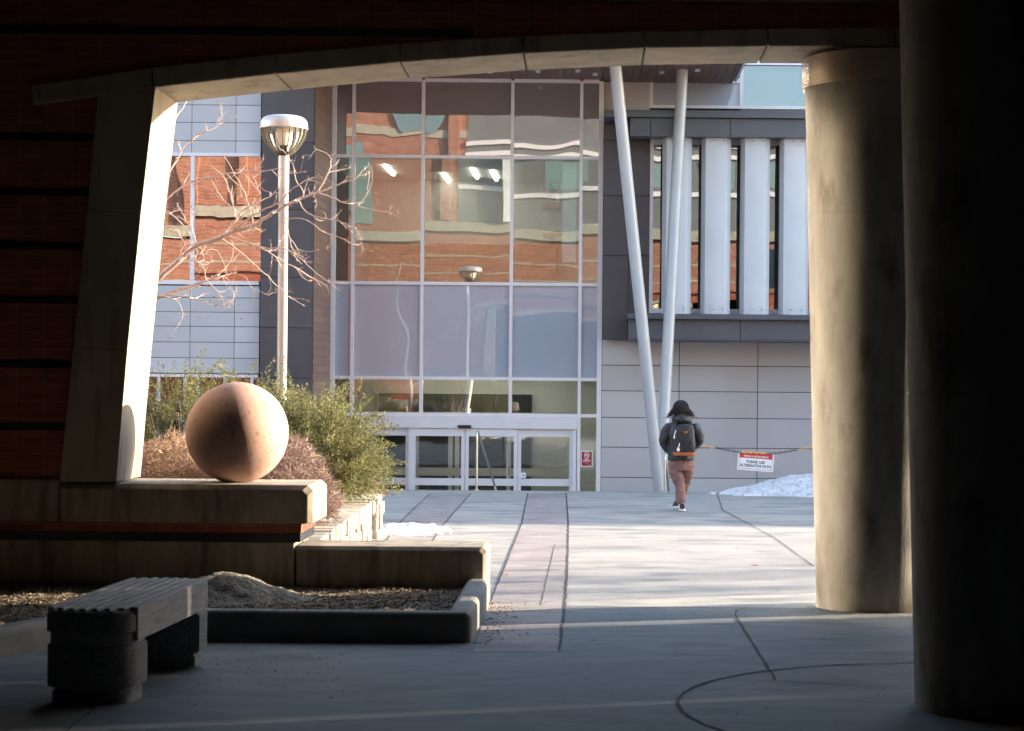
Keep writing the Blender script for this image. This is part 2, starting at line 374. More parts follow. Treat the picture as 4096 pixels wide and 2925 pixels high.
# ================================================================ ARCH BUILDING (the one we look out from)
D0,D1=13.4,14.137
bld=thing('arch_building','brick and concrete building whose dark underpass and long low arch frame the view','building',(-4,13.7,0))
CEZ=ZP(1400,3,D0)
tops=[(68,190),(337,149),(611,120),(888,96),(1162,80),(1432,69),(1705,63),(1985,61),(2150,62),(2420,66)]
bots=[(72,233),(340,195),(612,165),(888,139),(1162,119),(1432,107),(1705,103),(1985,104),(2150,107),(2420,114)]
T=[P(a,b,D0) for a,b in tops]; B=[P(a,b,D0) for a,b in bots]
for i in range(len(T)-1):
    g=.005; t0,t1=T[i],T[i+1]; b0,b1=B[i],B[i+1]
    mb=MB(); n=4
    bot=[b0.lerp(b1,k/n) for k in range(n+1)]; top=[t0.lerp(t1,k/n) for k in range(n+1)]
    pts=[(p.x,p.z) for p in bot]+[(p.x,p.z) for p in reversed(top)]
    pts[0]=(pts[0][0]+g,pts[0][1]); pts[n]=(pts[n][0]-g,pts[n][1]); pts[n+1]=(pts[n+1][0]-g,pts[n+1][1]); pts[-1]=(pts[-1][0]+g,pts[-1][1])
    mb.prism(pts,D0,D1); mb.build('arch_stone',M['concrete'],bld,bevel=.012)
# dark mortar core behind the joints
# brick above the arch, and the brick wall left of the pier
ZB=ZP(60,1069,D0)
wl=[(-14,ZB)]+[(XP(132,1068,D0)+.02,ZB),(XP(216,214,D0)+.02,ZP(216,214,D0)+.05)]
brick=MB()
y0,y1=D0+.045,D1-.045
lowpts=[(-14,ZB),(XP(132,1068,D0)+.06,ZB),(XP(215,214,D0)+.06,ZP(215,214,D0)+.08)]
arcpts=[(T[i].lerp(B[i],.5).x,T[i].lerp(B[i],.5).z) for i in range(1,len(T))]
rx=T[-1].x
brick.prism(lowpts+arcpts+[(rx,6.38),(-14,6.38)],y0,y1)
brick.build('brick_wall',[M['brick']],bld)
slope=(XP(215,214,D0)-XP(132,1068,D0))/(ZP(215,214,D0)-ZP(132,1068,D0))
for py in (303,425,545,665,808.5,948):
    z=ZP(100,py,D0); xr=XP(132,1068,D0)+slope*(z-ZP(132,1068,D0))
    MB().box(-13.9,xr+.03,y0-.006,y0+.05,z-.029,z+.029).build('dark_course',M['black_brick'],bld)
z=ZP(500,66,D0); MB().box(-13.9,ZP(0,0,1)*0+XP(1050,75,D0),y0-.006,y0+.05,z-.032,z+.03).build('dark_course',M['black_brick'],bld)
# leaning pier, three stones
pl=[(132,1071),(163,770),(193,468),(218,205)]; pr=[(258,1071),(283,778),(313,474),(345.5,190)]
for i in range(3):
    a,b,c,d=P(*pl[i],D0),P(*pr[i],D0),P(*pr[i+1],D0),P(*pl[i+1],D0); g=.002
    MB().prism([(a.x,a.z+g),(b.x,b.z+g),(c.x,c.z-g),(d.x,d.z-g)],D0+.002,D1-.002).build('pier_stone',M['concrete'],bld,bevel=.003)
a,b,c,d=P(*pl[0],D0),P(*pr[0],D0),P(*pr[3],D0),P(*pl[3],D0)
MB().prism([(a.x+.02,a.z),(b.x-.02,b.z),(c.x-.02,c.z),(d.x+.02,d.z)],D0+.02,D1-.02).build('mortar_core',M['joint'],bld)
# parapet, courses, plinth
xa,xb=XP(132,1100,D0),XP(684,1090,D0)
zt,zb=ZP(400,1075.5,D0),ZP(400,1161,D0)
MB().box(-14,xa-.004,D0,D1,zb,zt+.03).build('parapet_stone',M['parapet'],bld,bevel=.02)
def chamfer_block(x0,x1,y0,y1,z0,z1,c):
    mb=MB(); n=[(x0,z0),(x1,z0),(x1,z1-c),(x1-c,z1),(x0,z1)]
    mb.prism(n,y0+c,y1); 
    f=[(x0,z0),(x1-c,z0),(x1-c,z1-2*c),(x1-2*c,z1-c),(x0,z1-c)]
    vs=[(x,y0,z) for x,z in f]+[(x,y0+c,z) for x,z in n]
    return MB().add(vs+[(x,y1,z) for x,z in n],[(0,1,2,3,4),(1,6,7,2),(2,7,8,3),(3,8,9,4),(0,4,9,5),(0,5,6,1),(5,10,11,6),(6,11,12,7),(7,12,13,8),(8,13,14,9),(9,14,10,5),(14,13,12,11,10)])
chamfer_block(xa+.004,xb+.035,D0,D1,zb,zt,.04).build('parapet_stone',M['parapet'],bld,bevel=.008)
xc=XP(668,1175,D0); zc1,zc2=ZP(400,1182,D0),ZP(400,1202.5,D0)
MB().box(-14,xc,D0+.012,D1-.02,zc1,zb).build('brick_course',M['brick'],bld)
MB().box(-14,xc-.006,D0+.018,D1-.026,zc2,zc1).build('dark_course',M['black_brick'],bld)
MB().box(-14,XP(656,1250,D0)-.01,D0+.004,D1-.03,-.15,zc2).build('plinth',M['parapet'],bld,bevel=.01)
zl=ZP(870,1214,D0); xl0,xl1=XP(658,1260,D0),XP(1072,1250,D0)
chamfer_block(xl0,xl1+.03,D0,D0+.5,-.2,zl,.03).build('ledge',M['parapet'],bld,bevel=.008)
# roof slab over the underpass, rear and side walls that keep it dark
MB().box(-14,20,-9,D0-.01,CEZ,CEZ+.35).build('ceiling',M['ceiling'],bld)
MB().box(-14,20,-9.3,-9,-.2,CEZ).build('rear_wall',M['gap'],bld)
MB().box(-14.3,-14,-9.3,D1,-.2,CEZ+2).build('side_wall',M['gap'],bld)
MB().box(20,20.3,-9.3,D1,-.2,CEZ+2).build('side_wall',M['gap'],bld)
# unseen wall right of the columns, slots between piers added for sun streaks
RW0=rx+.0
segs=[(5.25,8.4),(10.32,13.25),(15.2,20)]
for a,b in segs: MB().box(a,b,D0+.05,D1-.05,-.3,4.3).build('brick_wall',M['brick'],bld)
MB().box(rx,20,D0+.05,D1-.05,4.3,6.38).build('brick_wall',M['brick'],bld)
# outer storeys: seen only as reflections in the glass opposite
brk=MB(); brk.box(-14,30,D1+.02,D1+.06,4.6,6.3); brk.build('outer_brick_band',M['brick_out'],bld)
MB().box(-14,30,D1-.02,D1+.12,6.4,6.75).build('stone_band',M['stone'],bld)
MB().box(-4.6,15,6,D1+.05,6.76,11.0).build('grey_storey',M['grey_clad'],bld)
for z in (7.9,9.2,9.6): MB().box(-4.6,15,D1+.051,D1+.13,z,z+.16).build('white_band',M['frame'],bld)
MB().box(-3.3,-2.95,D1+.052,D1+.3,6.8,9.1).build('white_band',M['white'],bld)
for x in (-1.6,.2,2.0,3.8,5.6,7.4,9.2): MB().box(x,x+1.2,D1+.0505,D1+.056,8.2,9.1).build('outer_window',M['glass_dark'],bld)
for z in (4.9,5.5): MB().box(-14,30,D1+.0605,D1+.075,z,z+.07).build('stone_band',M['stone'],bld)
for x in (-13,-11.4,-9.1,-5.2): MB().box(x,x+.35,D1+.041,D1+.16,6.8,13.3).build('brick_rib',M['brick_out'],bld)
MB().box(-14,-4.61,6,D1+.04,6.76,13.4).build('brick_storey',M['brick_out'],bld)
MB().box(-14,-4.62,D1+.041,D1+.1,9.9,10.2).build('stone_band',M['stone'],bld)
mb=MB(); mb.lathe([(.9,0),(.9,.12)],n=28); mb.xform(Matrix.Translation((-5.9,D1+.045,11.2))@Matrix.Rotation(R(-90),4,'X')@Matrix.Diagonal((.7,1.3,1,1)))
mb.build('round_window',M['glass_dark'],bld)
MB().box(-10.2,-7.6,D1+.042,D1+.09,7.0,9.6).build('outer_window',M['glass_dark'],bld)
for x in (6,9,12,16,20,24): MB().box(x,x+1.6,D1+.061,D1+.1,4.8,6.1).build('outer_window',M['glass_dark'],bld)

# ================================================================ COLUMNS
def rt(z): return .425+(z)*.030
def column(name,label,c,zt,neck=None):
    t=thing(name,label,'column',(c.x,c.y,gz(c.y)),'round concrete columns of the underpass')
    prof=[]
    n=14
    for i in range(n+1):
        z=gz(c.y)-.02+(zt-gz(c.y)+.02)*i/n; prof.append((rt(z),z))
        if i in (5,10): prof+=[(rt(z)+.0,z+.001),(rt(z)-.006,z+.004),(rt(z)-.006,z+.010),(rt(z),z+.013)]
    if neck: prof=[p for p in prof if p[1]<neck]+[(rt(neck),neck),(rt(neck)-.03,neck+.004),(rt(zt)-.03,zt)]
    MB().lathe(prof,(c.x,c.y),64).build('shaft',M['column'],t,smooth=True)
    return t
FC=Vector((XP(1936,1352,13.75),13.75,0))
fc=column('concrete_column','round concrete column half lit by low light with a perforated metal collar at its top',FC,ZP(1880,125,13.4)+.03,ZP(1960,165,13.0)+.02)
def collar():
    m=bpy.data.materials.new('perforated_collar_metal'); m.use_nodes=True; nt=m.node_tree; b=nt.nodes['Principled BSDF']
    b.inputs['Base Color'].default_value=(.50,.40,.31,1); b.inputs['Metallic'].default_value=.5; b.inputs['Roughness'].default_value=.38
    tc=nt.nodes.new('ShaderNodeTexCoord'); sp=nt.nodes.new('ShaderNodeSeparateXYZ'); nt.links.new(tc.outputs['Object'],sp.inputs[0])
    def mth(op,a,bv=None):
        n=nt.nodes.new('ShaderNodeMath'); n.operation=op
        for i,s in enumerate((a,bv)):
            if s is None: continue
            if isinstance(s,(int,float)): n.inputs[i].default_value=s
            else: nt.links.new(s,n.inputs[i])
        return n.outputs[0]
    sx=mth('SUBTRACT',sp.outputs[0],FC.x); sy=mth('SUBTRACT',sp.outputs[1],FC.y)
    u=mth('MULTIPLY',mth('ARCTAN2',sy,sx),.56/.0245); v=mth('DIVIDE',sp.outputs[2],.0212)
    row=mth('FLOOR',v); odd=mth('MODULO',row,2); fu=mth('FRACT',mth('ADD',u,mth('MULTIPLY',odd,.5))); fv=mth('FRACT',v)
    du=mth('MULTIPLY',mth('SUBTRACT',fu,.5),1.15); dv=mth('SUBTRACT',fv,.5)
    d=mth('ADD',mth('MULTIPLY',du,du),mth('MULTIPLY',dv,dv)); hole=mth('LESS_THAN',d,.10)
    tr=nt.nodes.new('ShaderNodeBsdfTransparent'); mx=nt.nodes.new('ShaderNodeMixShader'); out=nt.nodes['Material Output']
    nt.links.new(hole,mx.inputs[0]); nt.links.new(b.outputs[0],mx.inputs[1]); nt.links.new(tr.outputs[0],mx.inputs[2]); nt.links.new(mx.outputs[0],out.inputs[0])
    z0,z1=ZP(1960,165,13.0),ZP(1960,107,13.2)
    mb=MB(); mb.lathe([(rt(z0)+.018,z0),(rt(z0)+.02,z0+.006),(rt(z1)+.02,z1)],(FC.x,FC.y),72,closed=False)
    mb.build('collar',m,fc,smooth=True)
collar()
column('concrete_column','nearest round concrete column, almost black, standing inside a round paving joint',NC,CEZ-.01)

# ================================================================ BALL
rb=112.5*13.77/FPX
cb=P(527,958.5,13.75)
mb=MB(); mb.sphere((cb.x,cb.y,zt+rb-.012),rb,64,40)
tag(mb.build('concrete_ball',M['ball'],smooth=True),'large terracotta coloured concrete ball resting on the parapet ledge','ball')

# ================================================================ KERB AND GRAVEL BED
ky=G(1046,1428).y; kx1=G(1046,1428).x; kz=gz(ky)+.19
lc=(XP(235,1412,ky),ky)
kp=[(kx1,D0-.003),(kx1,ky),lc,(lc[0]-.75,ky-1.7),(lc[0]-2.2,ky-3.2)]
def offs(poly,w):
    out=[]
    for i,p in enumerate(poly):
        a=Vector(poly[max(i-1,0)]); b=Vector(p); c=Vector(poly[min(i+1,len(poly)-1)])
        d1=(b-a).normalized() if i>0 else (c-b).normalized(); d2=(c-b).normalized() if i<len(poly)-1 else d1
        n1=Vector((d1.y,-d1.x)); n2=Vector((d2.y,-d2.x)); n=(n1+n2).normalized(); k=1/max(.35,n.dot(n1))
        out.append((b.x+n.x*w*k*1,b.y+n.y*w*k))
    return out
inn=offs(kp,.16)
inn=[(2*a[0]-b[0],2*a[1]-b[1]) if False else b for a,b in zip(kp,inn)]
# choose the inner side (towards the bed)
if inn[0][0]>kx1: inn=offs(kp,-.16)
mb=MB()
vs=[]
for (a,b) in zip(kp,inn):
    vs+=[(a[0]+.0,a[1],-.15),(a[0],a[1],kz),(b[0],b[1],kz),(b[0],b[1],-.15)]
fs=[(0,1,2,3)]
for i in range(len(kp)-1):
    o=i*4
    for k in range(4): fs.append((o+k,o+4+k,o+4+(k+1)%4,o+(k+1)%4))
o=(len(kp)-1)*4; fs.append((o+3,o+2,o+1,o))
mb.add(vs,fs)
tag(mb.build('kerb',M['kerb'],bevel=.045,seg=4),'rounded concrete kerb edging the gravel bed behind the bench','kerb')
# bed surface
zg=kz-.075
def inbed(x,y):
    if y>D0-.002 or x>kx1-.13: return False
    if x>=lc[0]: return y>ky+.12
    # left of the corner: beyond the slanted kerb
    d=Vector((-.75,-1.7)); n=Vector((-d.y,d.x)).normalized()
    return (Vector((x,y))-Vector(lc)).dot(n)< -.1 if n.x>0 else (Vector((x,y))-Vector(lc)).dot(n)>.1
def bedz(x,y): return zg+.018*noise.noise((x*3,y*3,0))+.012*noise.noise((x*11,y*11,3))
mb=MB(); nx,ny=150,90; X0,X1,Y0,Y1=-6.5,kx1-.12,7.6,D0+.02
idx={}
for j in range(ny+1):
    for i in range(nx+1):
        x=X0+(X1-X0)*i/nx; y=Y0+(Y1-Y0)*j/ny
        if inbed(x,y-.02) or inbed(x,y+.08) : idx[(i,j)]=len(mb.v); mb.v.append((x,y,bedz(x,y)))
for j in range(ny):
    for i in range(nx):
        q=[(i,j),(i+1,j),(i+1,j+1),(i,j+1)]
        if all(k in idx for k in q): mb.f.append([idx[k] for k in q]); mb.m.append(0)
nb=len(mb.f); mb.mi=1
for k in range(17000):
    x=rnd.uniform(-4.4,kx1-.15); y=rnd.uniform(10.2,D0-.02)
    if not inbed(x,y-.02): continue
    z=bedz(x,y)+.003; s=rnd.uniform(.004,.010); a=rnd.uniform(0,6.28); l=s*rnd.uniform(1,2.2)
    ca,sa=math.cos(a),math.sin(a); h=rnd.uniform(.004,.014)
    mb.add([(x-ca*l,y-sa*l,z),(x+sa*s,y-ca*s,z+h*.6),(x+ca*l,y+sa*l,z+h*.3),(x-sa*s,y+ca*s,z+h)],[(0,1,2),(0,2,3)])
tag(mb.build('gravel',[M['gravel'],M['chip']]),kind='stuff')
# mound of soil
mc=P(500,1300,12.75)
mb=MB(); n=80; w=1.05
for j in range(n+1):
    for i in range(n+1):
        x=-w+2*w*i/n; y=(-.62+1.12*j/n)
        r=math.exp(-((x/.30 if x>-.02 else x/.42)**2)-((y/.36)**2))*.17+math.exp(-((x-.32)/.38)**2-((y+.05)/.3)**2)*.055
        r+=.03*noise.noise((x*5,y*5,1))*min(1,r*14)+.02*noise.noise((x*12,y*12,5))*min(1,r*14)+.012*noise.noise((x*30,y*30,5))*min(1,r*20)
        yy=mc.y+y
        mb.v.append((mc.x+x,min(yy,D0-.004),zg-.022+r))
for j in range(n):
    for i in range(n): mb.f.append([j*(n+1)+i,j*(n+1)+i+1,(j+1)*(n+1)+i+1,(j+1)*(n+1)+i]); mb.m.append(0)
tag(mb.build('soil_mound',M['soil'],smooth=True),'low grey mound of dry soil heaped on the gravel against the wall','mound')

# ================================================================ BENCH
bn=thing('bench','slatted wooden bench on two round fronted pebble concrete blocks beside the kerb','bench',(-2.3,9.3,0))
Bn=G(200,1556); Bf=G(395,1470)
d0=Vector((XP(202,1375,8.98),8.98)); d1=Vector((XP(372,1297,10.28),10.28))
ax=(d1-d0).normalized(); sd=Vector((ax.y,-ax.x)); L=(d1-d0).length; hw=.232
def BP(u,s,z): p=d0+ax*u+sd*s; return (p.x,p.y,z)
SZ=.455
def endblock(u0,sgn):
    # plan: bowed outer end, short straight sides
    HB=hw-.003
    def plan(gr,out):
        return [(-sgn*(max(0,math.cos(R(-90+180*k/20)))**.8)*out, math.sin(R(-90+180*k/20))*(HB-gr)) for k in range(21)]
    mb=MB()
    prof=[(0.0,.026,'a'),(.055,.024,'a'),(.062,.036,'a'),(.075,.036,'a'),(.083,.004,'a'),(.09,.0,'a'),(.285,.0,'a'),(.291,.014,'b'),(.350,.014,'b'),(.356,.0,'a'),(.36,-.004,'a'),(.435,-.004,'a'),(.456,.004,'a'),(.462,.014,'a')]
    rings=[]
    for z,gr,k in prof:
        pl=plan(gr,.17-gr)
        rings.append([BP(u0+p[0],p[1],z) for p in pl]+[BP(u0+sgn*.13,HB-gr,z),BP(u0+sgn*.13,-HB+gr,z)])
    n=len(rings[0])
    for i in range(len(rings)-1):
        mb.mi=1 if prof[i][2]=='b' and prof[i+1][2]=='b' else 0
        mb.add([*rings[i],*rings[i+1]],[(k,(k+1)%n,n+(k+1)%n,n+k) for k in range(n)])
    mb.mi=0; mb.add(rings[-1],[tuple(range(n))]); mb.add(rings[0],[tuple(range(n-1,-1,-1))])
    return mb.build('end_block',[M['aggregate'],M['agg_band']],bn,smooth=True)
endblock(.06,1); endblock(L-.02,-1)
def plank(u0,u1,s0,s1,z0,z1):
    a=[BP(u0,s0,z0),BP(u0,s1,z0),BP(u1,s1,z0),BP(u1,s0,z0)]; b=[(p[0],p[1],z1) for p in a]
    return MB().add(a+b,[(3,2,1,0),(4,5,6,7),(0,1,5,4),(1,2,6,5),(2,3,7,6),(3,0,4,7)])
ns=7; sw=(2*hw-.05)/ns
for i in range(ns):
    s0=-hw+.003+i*sw; f=abs((i+.5)/ns*2-1)
    plank(.0-.06*(1-f*f),L+.05*(1-f*f),s0+.014,s0+sw-.014,SZ-.012,SZ+.022).build('slat',M['wood'],bn,bevel=.004)
plank(.012,L,hw-.042,hw+.003,SZ-.145,SZ+.024).build('side_board',M['wood'],bn,bevel=.005)

# small litter on the paving
def leaf(px,py,s,label,m,dz=.012):
    p=G(px,py); mb=MB(); a=rnd.uniform(0,6.28)
    pts=[(1,0),(.5,.45),(-.2,.5),(-1,.05),(-.3,-.45),(.5,-.4)]
    mb.add([(p.x+s*(x*math.cos(a)-y*math.sin(a)),p.y+s*(x*math.sin(a)+y*math.cos(a)),gz(p.y)+dz+s*.35*abs(y)) for x,y in pts]+[(p.x,p.y,gz(p.y)+dz)],[(i,(i+1)%6,6) for i in range(6)])
    tag(mb.build('leaf',m),label,'leaf')
leaf(1676,1259,.045,'orange fallen leaf lying on the sunlit paving near the lit column',M['leaf'])
leaf(733,1556,.03,'dark curled leaf lying on the shaded paving in front of the bench',M['ink'])
leaf(1566,1251,.03,'pale dry leaf lying on sunlit paving, paler than the orange leaf near it',M['stone'])
leaf(1124,1280,.045,'dark red leaf lying on the mauve paver strip near the ledge end',M['dullred'])

# grit and crumbs collected by the kerb, the column foot and along the joints
rnd.seed(44); mb=MB()
def crumb(x,y,s):
    z=gz(y)+.0035; a=rnd.uniform(0,6.28); ca,sa=math.cos(a),math.sin(a); l=s*rnd.uniform(1,1.8); h=s*rnd.uniform(.3,.9)
    mb.add([(x-ca*l,y-sa*l,z),(x+sa*s,y-ca*s,z),(x+ca*l,y+sa*l,z),(x-sa*s,y+ca*s,z),(x,y,z+h)],[(0,1,4),(1,2,4),(2,3,4),(3,0,4)])
for k in range(260):
    crumb(kx1+abs(rnd.gauss(0,.12))+.01, rnd.uniform(ky-.1,13.9), rnd.uniform(.003,.010))
for k in range(120):
    a=rnd.uniform(3.0,6.4); r=rt(0)+abs(rnd.gauss(0,.05))+.01; crumb(FC.x+r*math.cos(a),FC.y+r*math.sin(a),rnd.uniform(.003,.008))
for k in range(200): crumb(rnd.uniform(-2.4,2.0),rnd.uniform(8.6,13.2) if k%2 else rnd.uniform(13.8,23),rnd.uniform(.003,.008))
for k in range(60): crumb(rnd.gauss(-1.9,.35),rnd.gauss(10.3,.4),rnd.uniform(.003,.009))
tag(mb.build('grit',M['bed']),kind='stuff')
# ================================================================ PLANTING BED, STONE WALL
def bedh(y): return .22+.02*(y-14)
mb=MB()
nx,ny=40,40
for j in range(ny+1):
    for i in range(nx+1):
        x=-14+(11.35)*i/nx; y=D1+.005+(10.3)*j/ny
        mb.v.append((min(x,-2.6),y,bedh(y)+.05*noise.noise((x*1.3,y*1.3,0)) if x<-2.7 else .05))
for j in range(ny):
    for i in range(nx): mb.f.append([j*(nx+1)+i,j*(nx+1)+i+1,(j+1)*(nx+1)+i+1,(j+1)*(nx+1)+i]); mb.m.append(0)
struct(mb.build('planting_bed',M['bed'],smooth=True))
sw=thing('stone_wall','low pale stone retaining wall with upright coping stones running back from the parapet','wall',(-2.5,18,0))
A=Vector((-2.12,D1+.01)); Bp=Vector((XP(838,1150,21.3),21.3)); dv=(Bp-A); LW=dv.length; dv.normalize(); nv=Vector((dv.y,-dv.x))
TH=.42
def WP(u,s,z): p=A+dv*u-nv*s; return (p.x,p.y,z)
def ztop(u): return .335-.105*u/LW
mb=MB(); u=0.0
while u<LW-.75:            # coping stones
    l=rnd.uniform(.11,.20); zt2=ztop(u)+rnd.uniform(-.008,.008); o=rnd.uniform(-.012,.012); g=.006
    a=[WP(u+g,-.03+o,zt2-.15),WP(u+l-g,-.03+o,zt2-.15),WP(u+l-g,TH,zt2-.15),WP(u+g,TH,zt2-.15)]; b=[(p[0],p[1],zt2+rnd.uniform(-.004,.004)) for p in a]
    mb.add(a+b,[(0,1,2,3),(4,7,6,5),(0,4,5,1),(1,5,6,2),(2,6,7,3),(3,7,4,0)]); u+=l
mb.build('coping',M['stone'],sw,bevel=.01)
mb=MB(); u=0.0
while u<LW-.75:            # upright face stones
    l=rnd.uniform(.10,.28)
    zt2=ztop(u)-.152; zs=[gz(A.y+u)-.05]
    if rnd.random()<.5: zs.append(zs[0]+rnd.uniform(.12,.28))
    zs.append(zt2)
    for k in range(len(zs)-1):
        o=rnd.uniform(-.018,.02); g=.007
        a=[WP(u+g,o,zs[k]+g),WP(u+l-g,o+rnd.uniform(-.01,.01),zs[k]+g),WP(u+l-g,TH-.05,zs[k]+g),WP(u+g,TH-.05,zs[k]+g)]; b=[(p[0],p[1],zs[k+1]-g) for p in a]
        mb.add(a+b,[(0,1,2,3),(4,7,6,5),(0,4,5,1),(1,5,6,2),(2,6,7,3),(3,7,4,0)])
    u+=l
mb.build('stone_face',M['stone'],sw,bevel=.012)
mb=MB(); u=LW-.75          # end pier
for k in range(4):
    z0=gz(21)-.05+k*.15; z1=z0+.143
    for q in range(3):
        o=rnd.uniform(-.02,.02); l=.27
        a=[WP(u+q*l+.005,-.06+o,z0),WP(u+(q+1)*l-.005,-.06+o,z0),WP(u+(q+1)*l-.005,TH+.04,z0),WP(u+q*l+.005,TH+.04,z0)]; b=[(p[0],p[1],min(z1,ztop(LW)+.01)) for p in a]
        if b[0][2]>z0+.02: mb.add(a+b,[(0,1,2,3),(4,7,6,5),(0,4,5,1),(1,5,6,2),(2,6,7,3),(3,7,4,0)])
mb.build('end_pier',M['stone'],sw,bevel=.012)
mb=MB(); mb.prismz([WP(0,.02,0)[:2],WP(LW,.02,0)[:2],WP(LW,TH-.06,0)[:2],WP(0,TH-.06,0)[:2]][::1],-.4,.19); mb.build('core',M['joint'],sw)

def heap(name,c,rx,ry,h,mat,label,n=46,amp=.25,rot=0,seed=0,skew=0.0,base=None):
    mb=MB()
    ca,sa=math.cos(rot),math.sin(rot)
    for j in range(n+1):
        for i in range(n+1):
            a=-1+2*i/n; b=-1+2*j/n
            e=1+.22*noise.noise((a*2.2+seed,b*2.2,seed))
            r2=(a*a+b*b)/(e*e); r=max(0,1-r2)**.75*(1+skew*a)
            x=a*rx; y=b*ry
            z=h*r*(1+amp*noise.noise((a*4+seed,b*4,1)))+(.07*h*noise.noise((a*11,b*11,seed))+.04*h*noise.noise((a*27,b*27,seed)))*min(1,r*4)
            X=c[0]+x*ca-y*sa; Y=c[1]+x*sa+y*ca
            mb.v.append((X,Y,(gz(Y) if base is None else base)+max(z,0)-.012 if r>0 else (gz(Y) if base is None else base)-.03))
    for j in range(n):
        for i in range(n): mb.f.append([j*(n+1)+i,j*(n+1)+i+1,(j+1)*(n+1)+i+1,(j+1)*(n+1)+i]); mb.m.append(0)
    for k in range(int(60*rx) if base is None else 0):      # broken crusts and lumps round the melting edge
        a=rnd.uniform(0,6.28); e=1+.22*noise.noise((math.cos(a)*2.2+seed,math.sin(a)*2.2,seed)); e*=rnd.gauss(.99,.045)
        x=math.cos(a)*rx*e; y=math.sin(a)*ry*e; X=c[0]+x*ca-y*sa; Y=c[1]+x*sa+y*ca; s=abs(rnd.gauss(.022,.014))+.006
        st=len(mb.v); mb.sphere((X,Y,gz(Y)+s*.25),s,7,5,(rnd.uniform(.8,1.7),rnd.uniform(.8,1.5),.7))
        for q in range(st,len(mb.v)): v=mb.v[q]; mb.v[q]=(v[0]+rnd.uniform(-.2,.2)*s,v[1]+rnd.uniform(-.2,.2)*s,v[2]+rnd.uniform(-.15,.2)*s)
    o=mb.build(name,mat,smooth=True); tag(o,label,'snow'); return o
p=G(1840,1102)
heap('snow_pile',(p.x+.25,p.y+.5),2.2,.95,.42,M['snow_dirty'],'long dirty snow pile in the shade beside the second column under the chain',n=90,amp=.3,seed=3,skew=.35)
p=G(893,1185)
heap('snow_patch',(p.x,p.y+.35),.52,.85,.10,M['snow'],'bright patch of melting snow on the paving beside the end of the stone wall',n=60,amp=.5,seed=8)
q=WP(2.6,.2,0); heap('snow_remnant',(q[0],q[1]),.13,.20,.035,M['snow'],'nearer small lump of old snow on top of the pale stone wall',n=24,amp=.5,seed=4,base=ztop(2.6)+.004)
q=WP(3.9,.25,0); heap('snow_remnant',(q[0],q[1]),.15,.22,.03,M['snow'],'farther small lump of old snow on top of the pale stone wall',n=24,amp=.5,seed=5,base=ztop(3.9)+.004)

# ================================================================ LAMP
LD=22.0
lx=XP(629,480,LD); zL=lambda py: ZP(628,py,LD)
lamp=thing('street_lamp','tall silver lamp post with a ribbed bowl lantern standing among the junipers','street lamp',(lx,LD,bedh(LD)-.1))
MB().lathe([(.095,bedh(LD)-.15),(.095,.6),(.06,.62),(.059,zL(420)),(.060,zL(419.5)),(.0655,zL(419)),(.0655,zL(347))],(lx,LD),28).build('pole',M['lamp_metal'],lamp,smooth=True)
zc0,zc1=zL(288),zL(257)
MB().lathe([(.284,zc0),(.292,zc0+.005),(.292,zc0+.026),(.287,zc0+.028),(.286,zc0+.07),(.276,zc0+.105),(.257,zc0+.13),(.228,zc0+.149),(.19,zc0+.16),(.14,zc1-.004),(.01,zc1)],(lx,LD),48).build('cap',M['lamp_metal'],lamp,smooth=True)
zb0=zL(345)
MB().lathe([(.085,zb0+.115),(.10,zb0+.2),(.112,zc0+.01)],(lx,LD),28).build('lens',M['lens'],lamp,smooth=True)
MB().lathe([(.085,zb0-.005),(.088,zb0+.02),(.072,zb0+.03),(.07,zb0+.112)],(lx,LD),24).build('socket',M['dark'],lamp,smooth=True)
nr=20
for k in range(nr):
    a=2*math.pi*(k+.35)/nr; mb=MB(); ca,sa=math.cos(a),math.sin(a); t=.004
    out=[]; inn_=[]
    for i in range(9):
        s=i/8; z=zb0+(zc0-zb0+.006)*s
        r=.085+(.284-.085)*math.sin(s*math.pi/2)**.8; out.append((r,z)); inn_.append((max(.07,r-.034),z))
    vs=[]
    for (ro,z),(ri,_) in zip(out,inn_):
        for r,sg in ((ro,-1),(ro,1),(ri,1),(ri,-1)): vs.append((lx+r*ca-sg*t*sa,LD+r*sa+sg*t*ca,z))
    fs=[]
    for i in range(8):
        for q in range(4): fs.append((i*4+q,i*4+(q+1)%4,(i+1)*4+(q+1)%4,(i+1)*4+q))
    mb.add(vs,fs); mb.build('rib',M['rib'],lamp)

# ================================================================ JUNIPERS (feathery sprays)
def spray(mb, base, dirv, length, dens, bl):
    """one arching plume: a curved axis, side sprigs shortening towards the tip, each lined with small needles"""
    p=Vector(base); d=Vector(dirv).normalized(); n=max(5,int(length/.035)); step=length/n
    bend=Vector((rnd.uniform(-.2,.2),rnd.uniform(-.2,.2),rnd.uniform(-.25,.1)))
    for i in range(n):
        d=(d+bend*.14).normalized(); p=p+d*step
        f=1-.8*(i/n)**1.3
        for k in range(dens):
            q=Vector((rnd.gauss(0,1),rnd.gauss(0,1),rnd.gauss(0,1))); q=(q-d*q.dot(d)).normalized()
            sd_=(d*1.1+q*.8).normalized(); L=.105*f*rnd.uniform(.6,1.2); ns_=max(2,int(L/.02)); o=Vector(p)
            for t in range(ns_):
                o=o+sd_*(L/ns_)
                for e in range(2):
                    dd=(sd_+Vector((rnd.gauss(0,.45),rnd.gauss(0,.45),rnd.gauss(0,.45)))).normalized(); l=bl*.55*rnd.uniform(.6,1.2)
                    w=dd.cross(Vector((rnd.gauss(0,1),rnd.gauss(0,1),rnd.gauss(0,1)))).normalized()*l*.16
                    m_=o+dd*l*.5
                    mb.add([o,m_+w,o+dd*l,m_-w],[(0,1,2,3)])
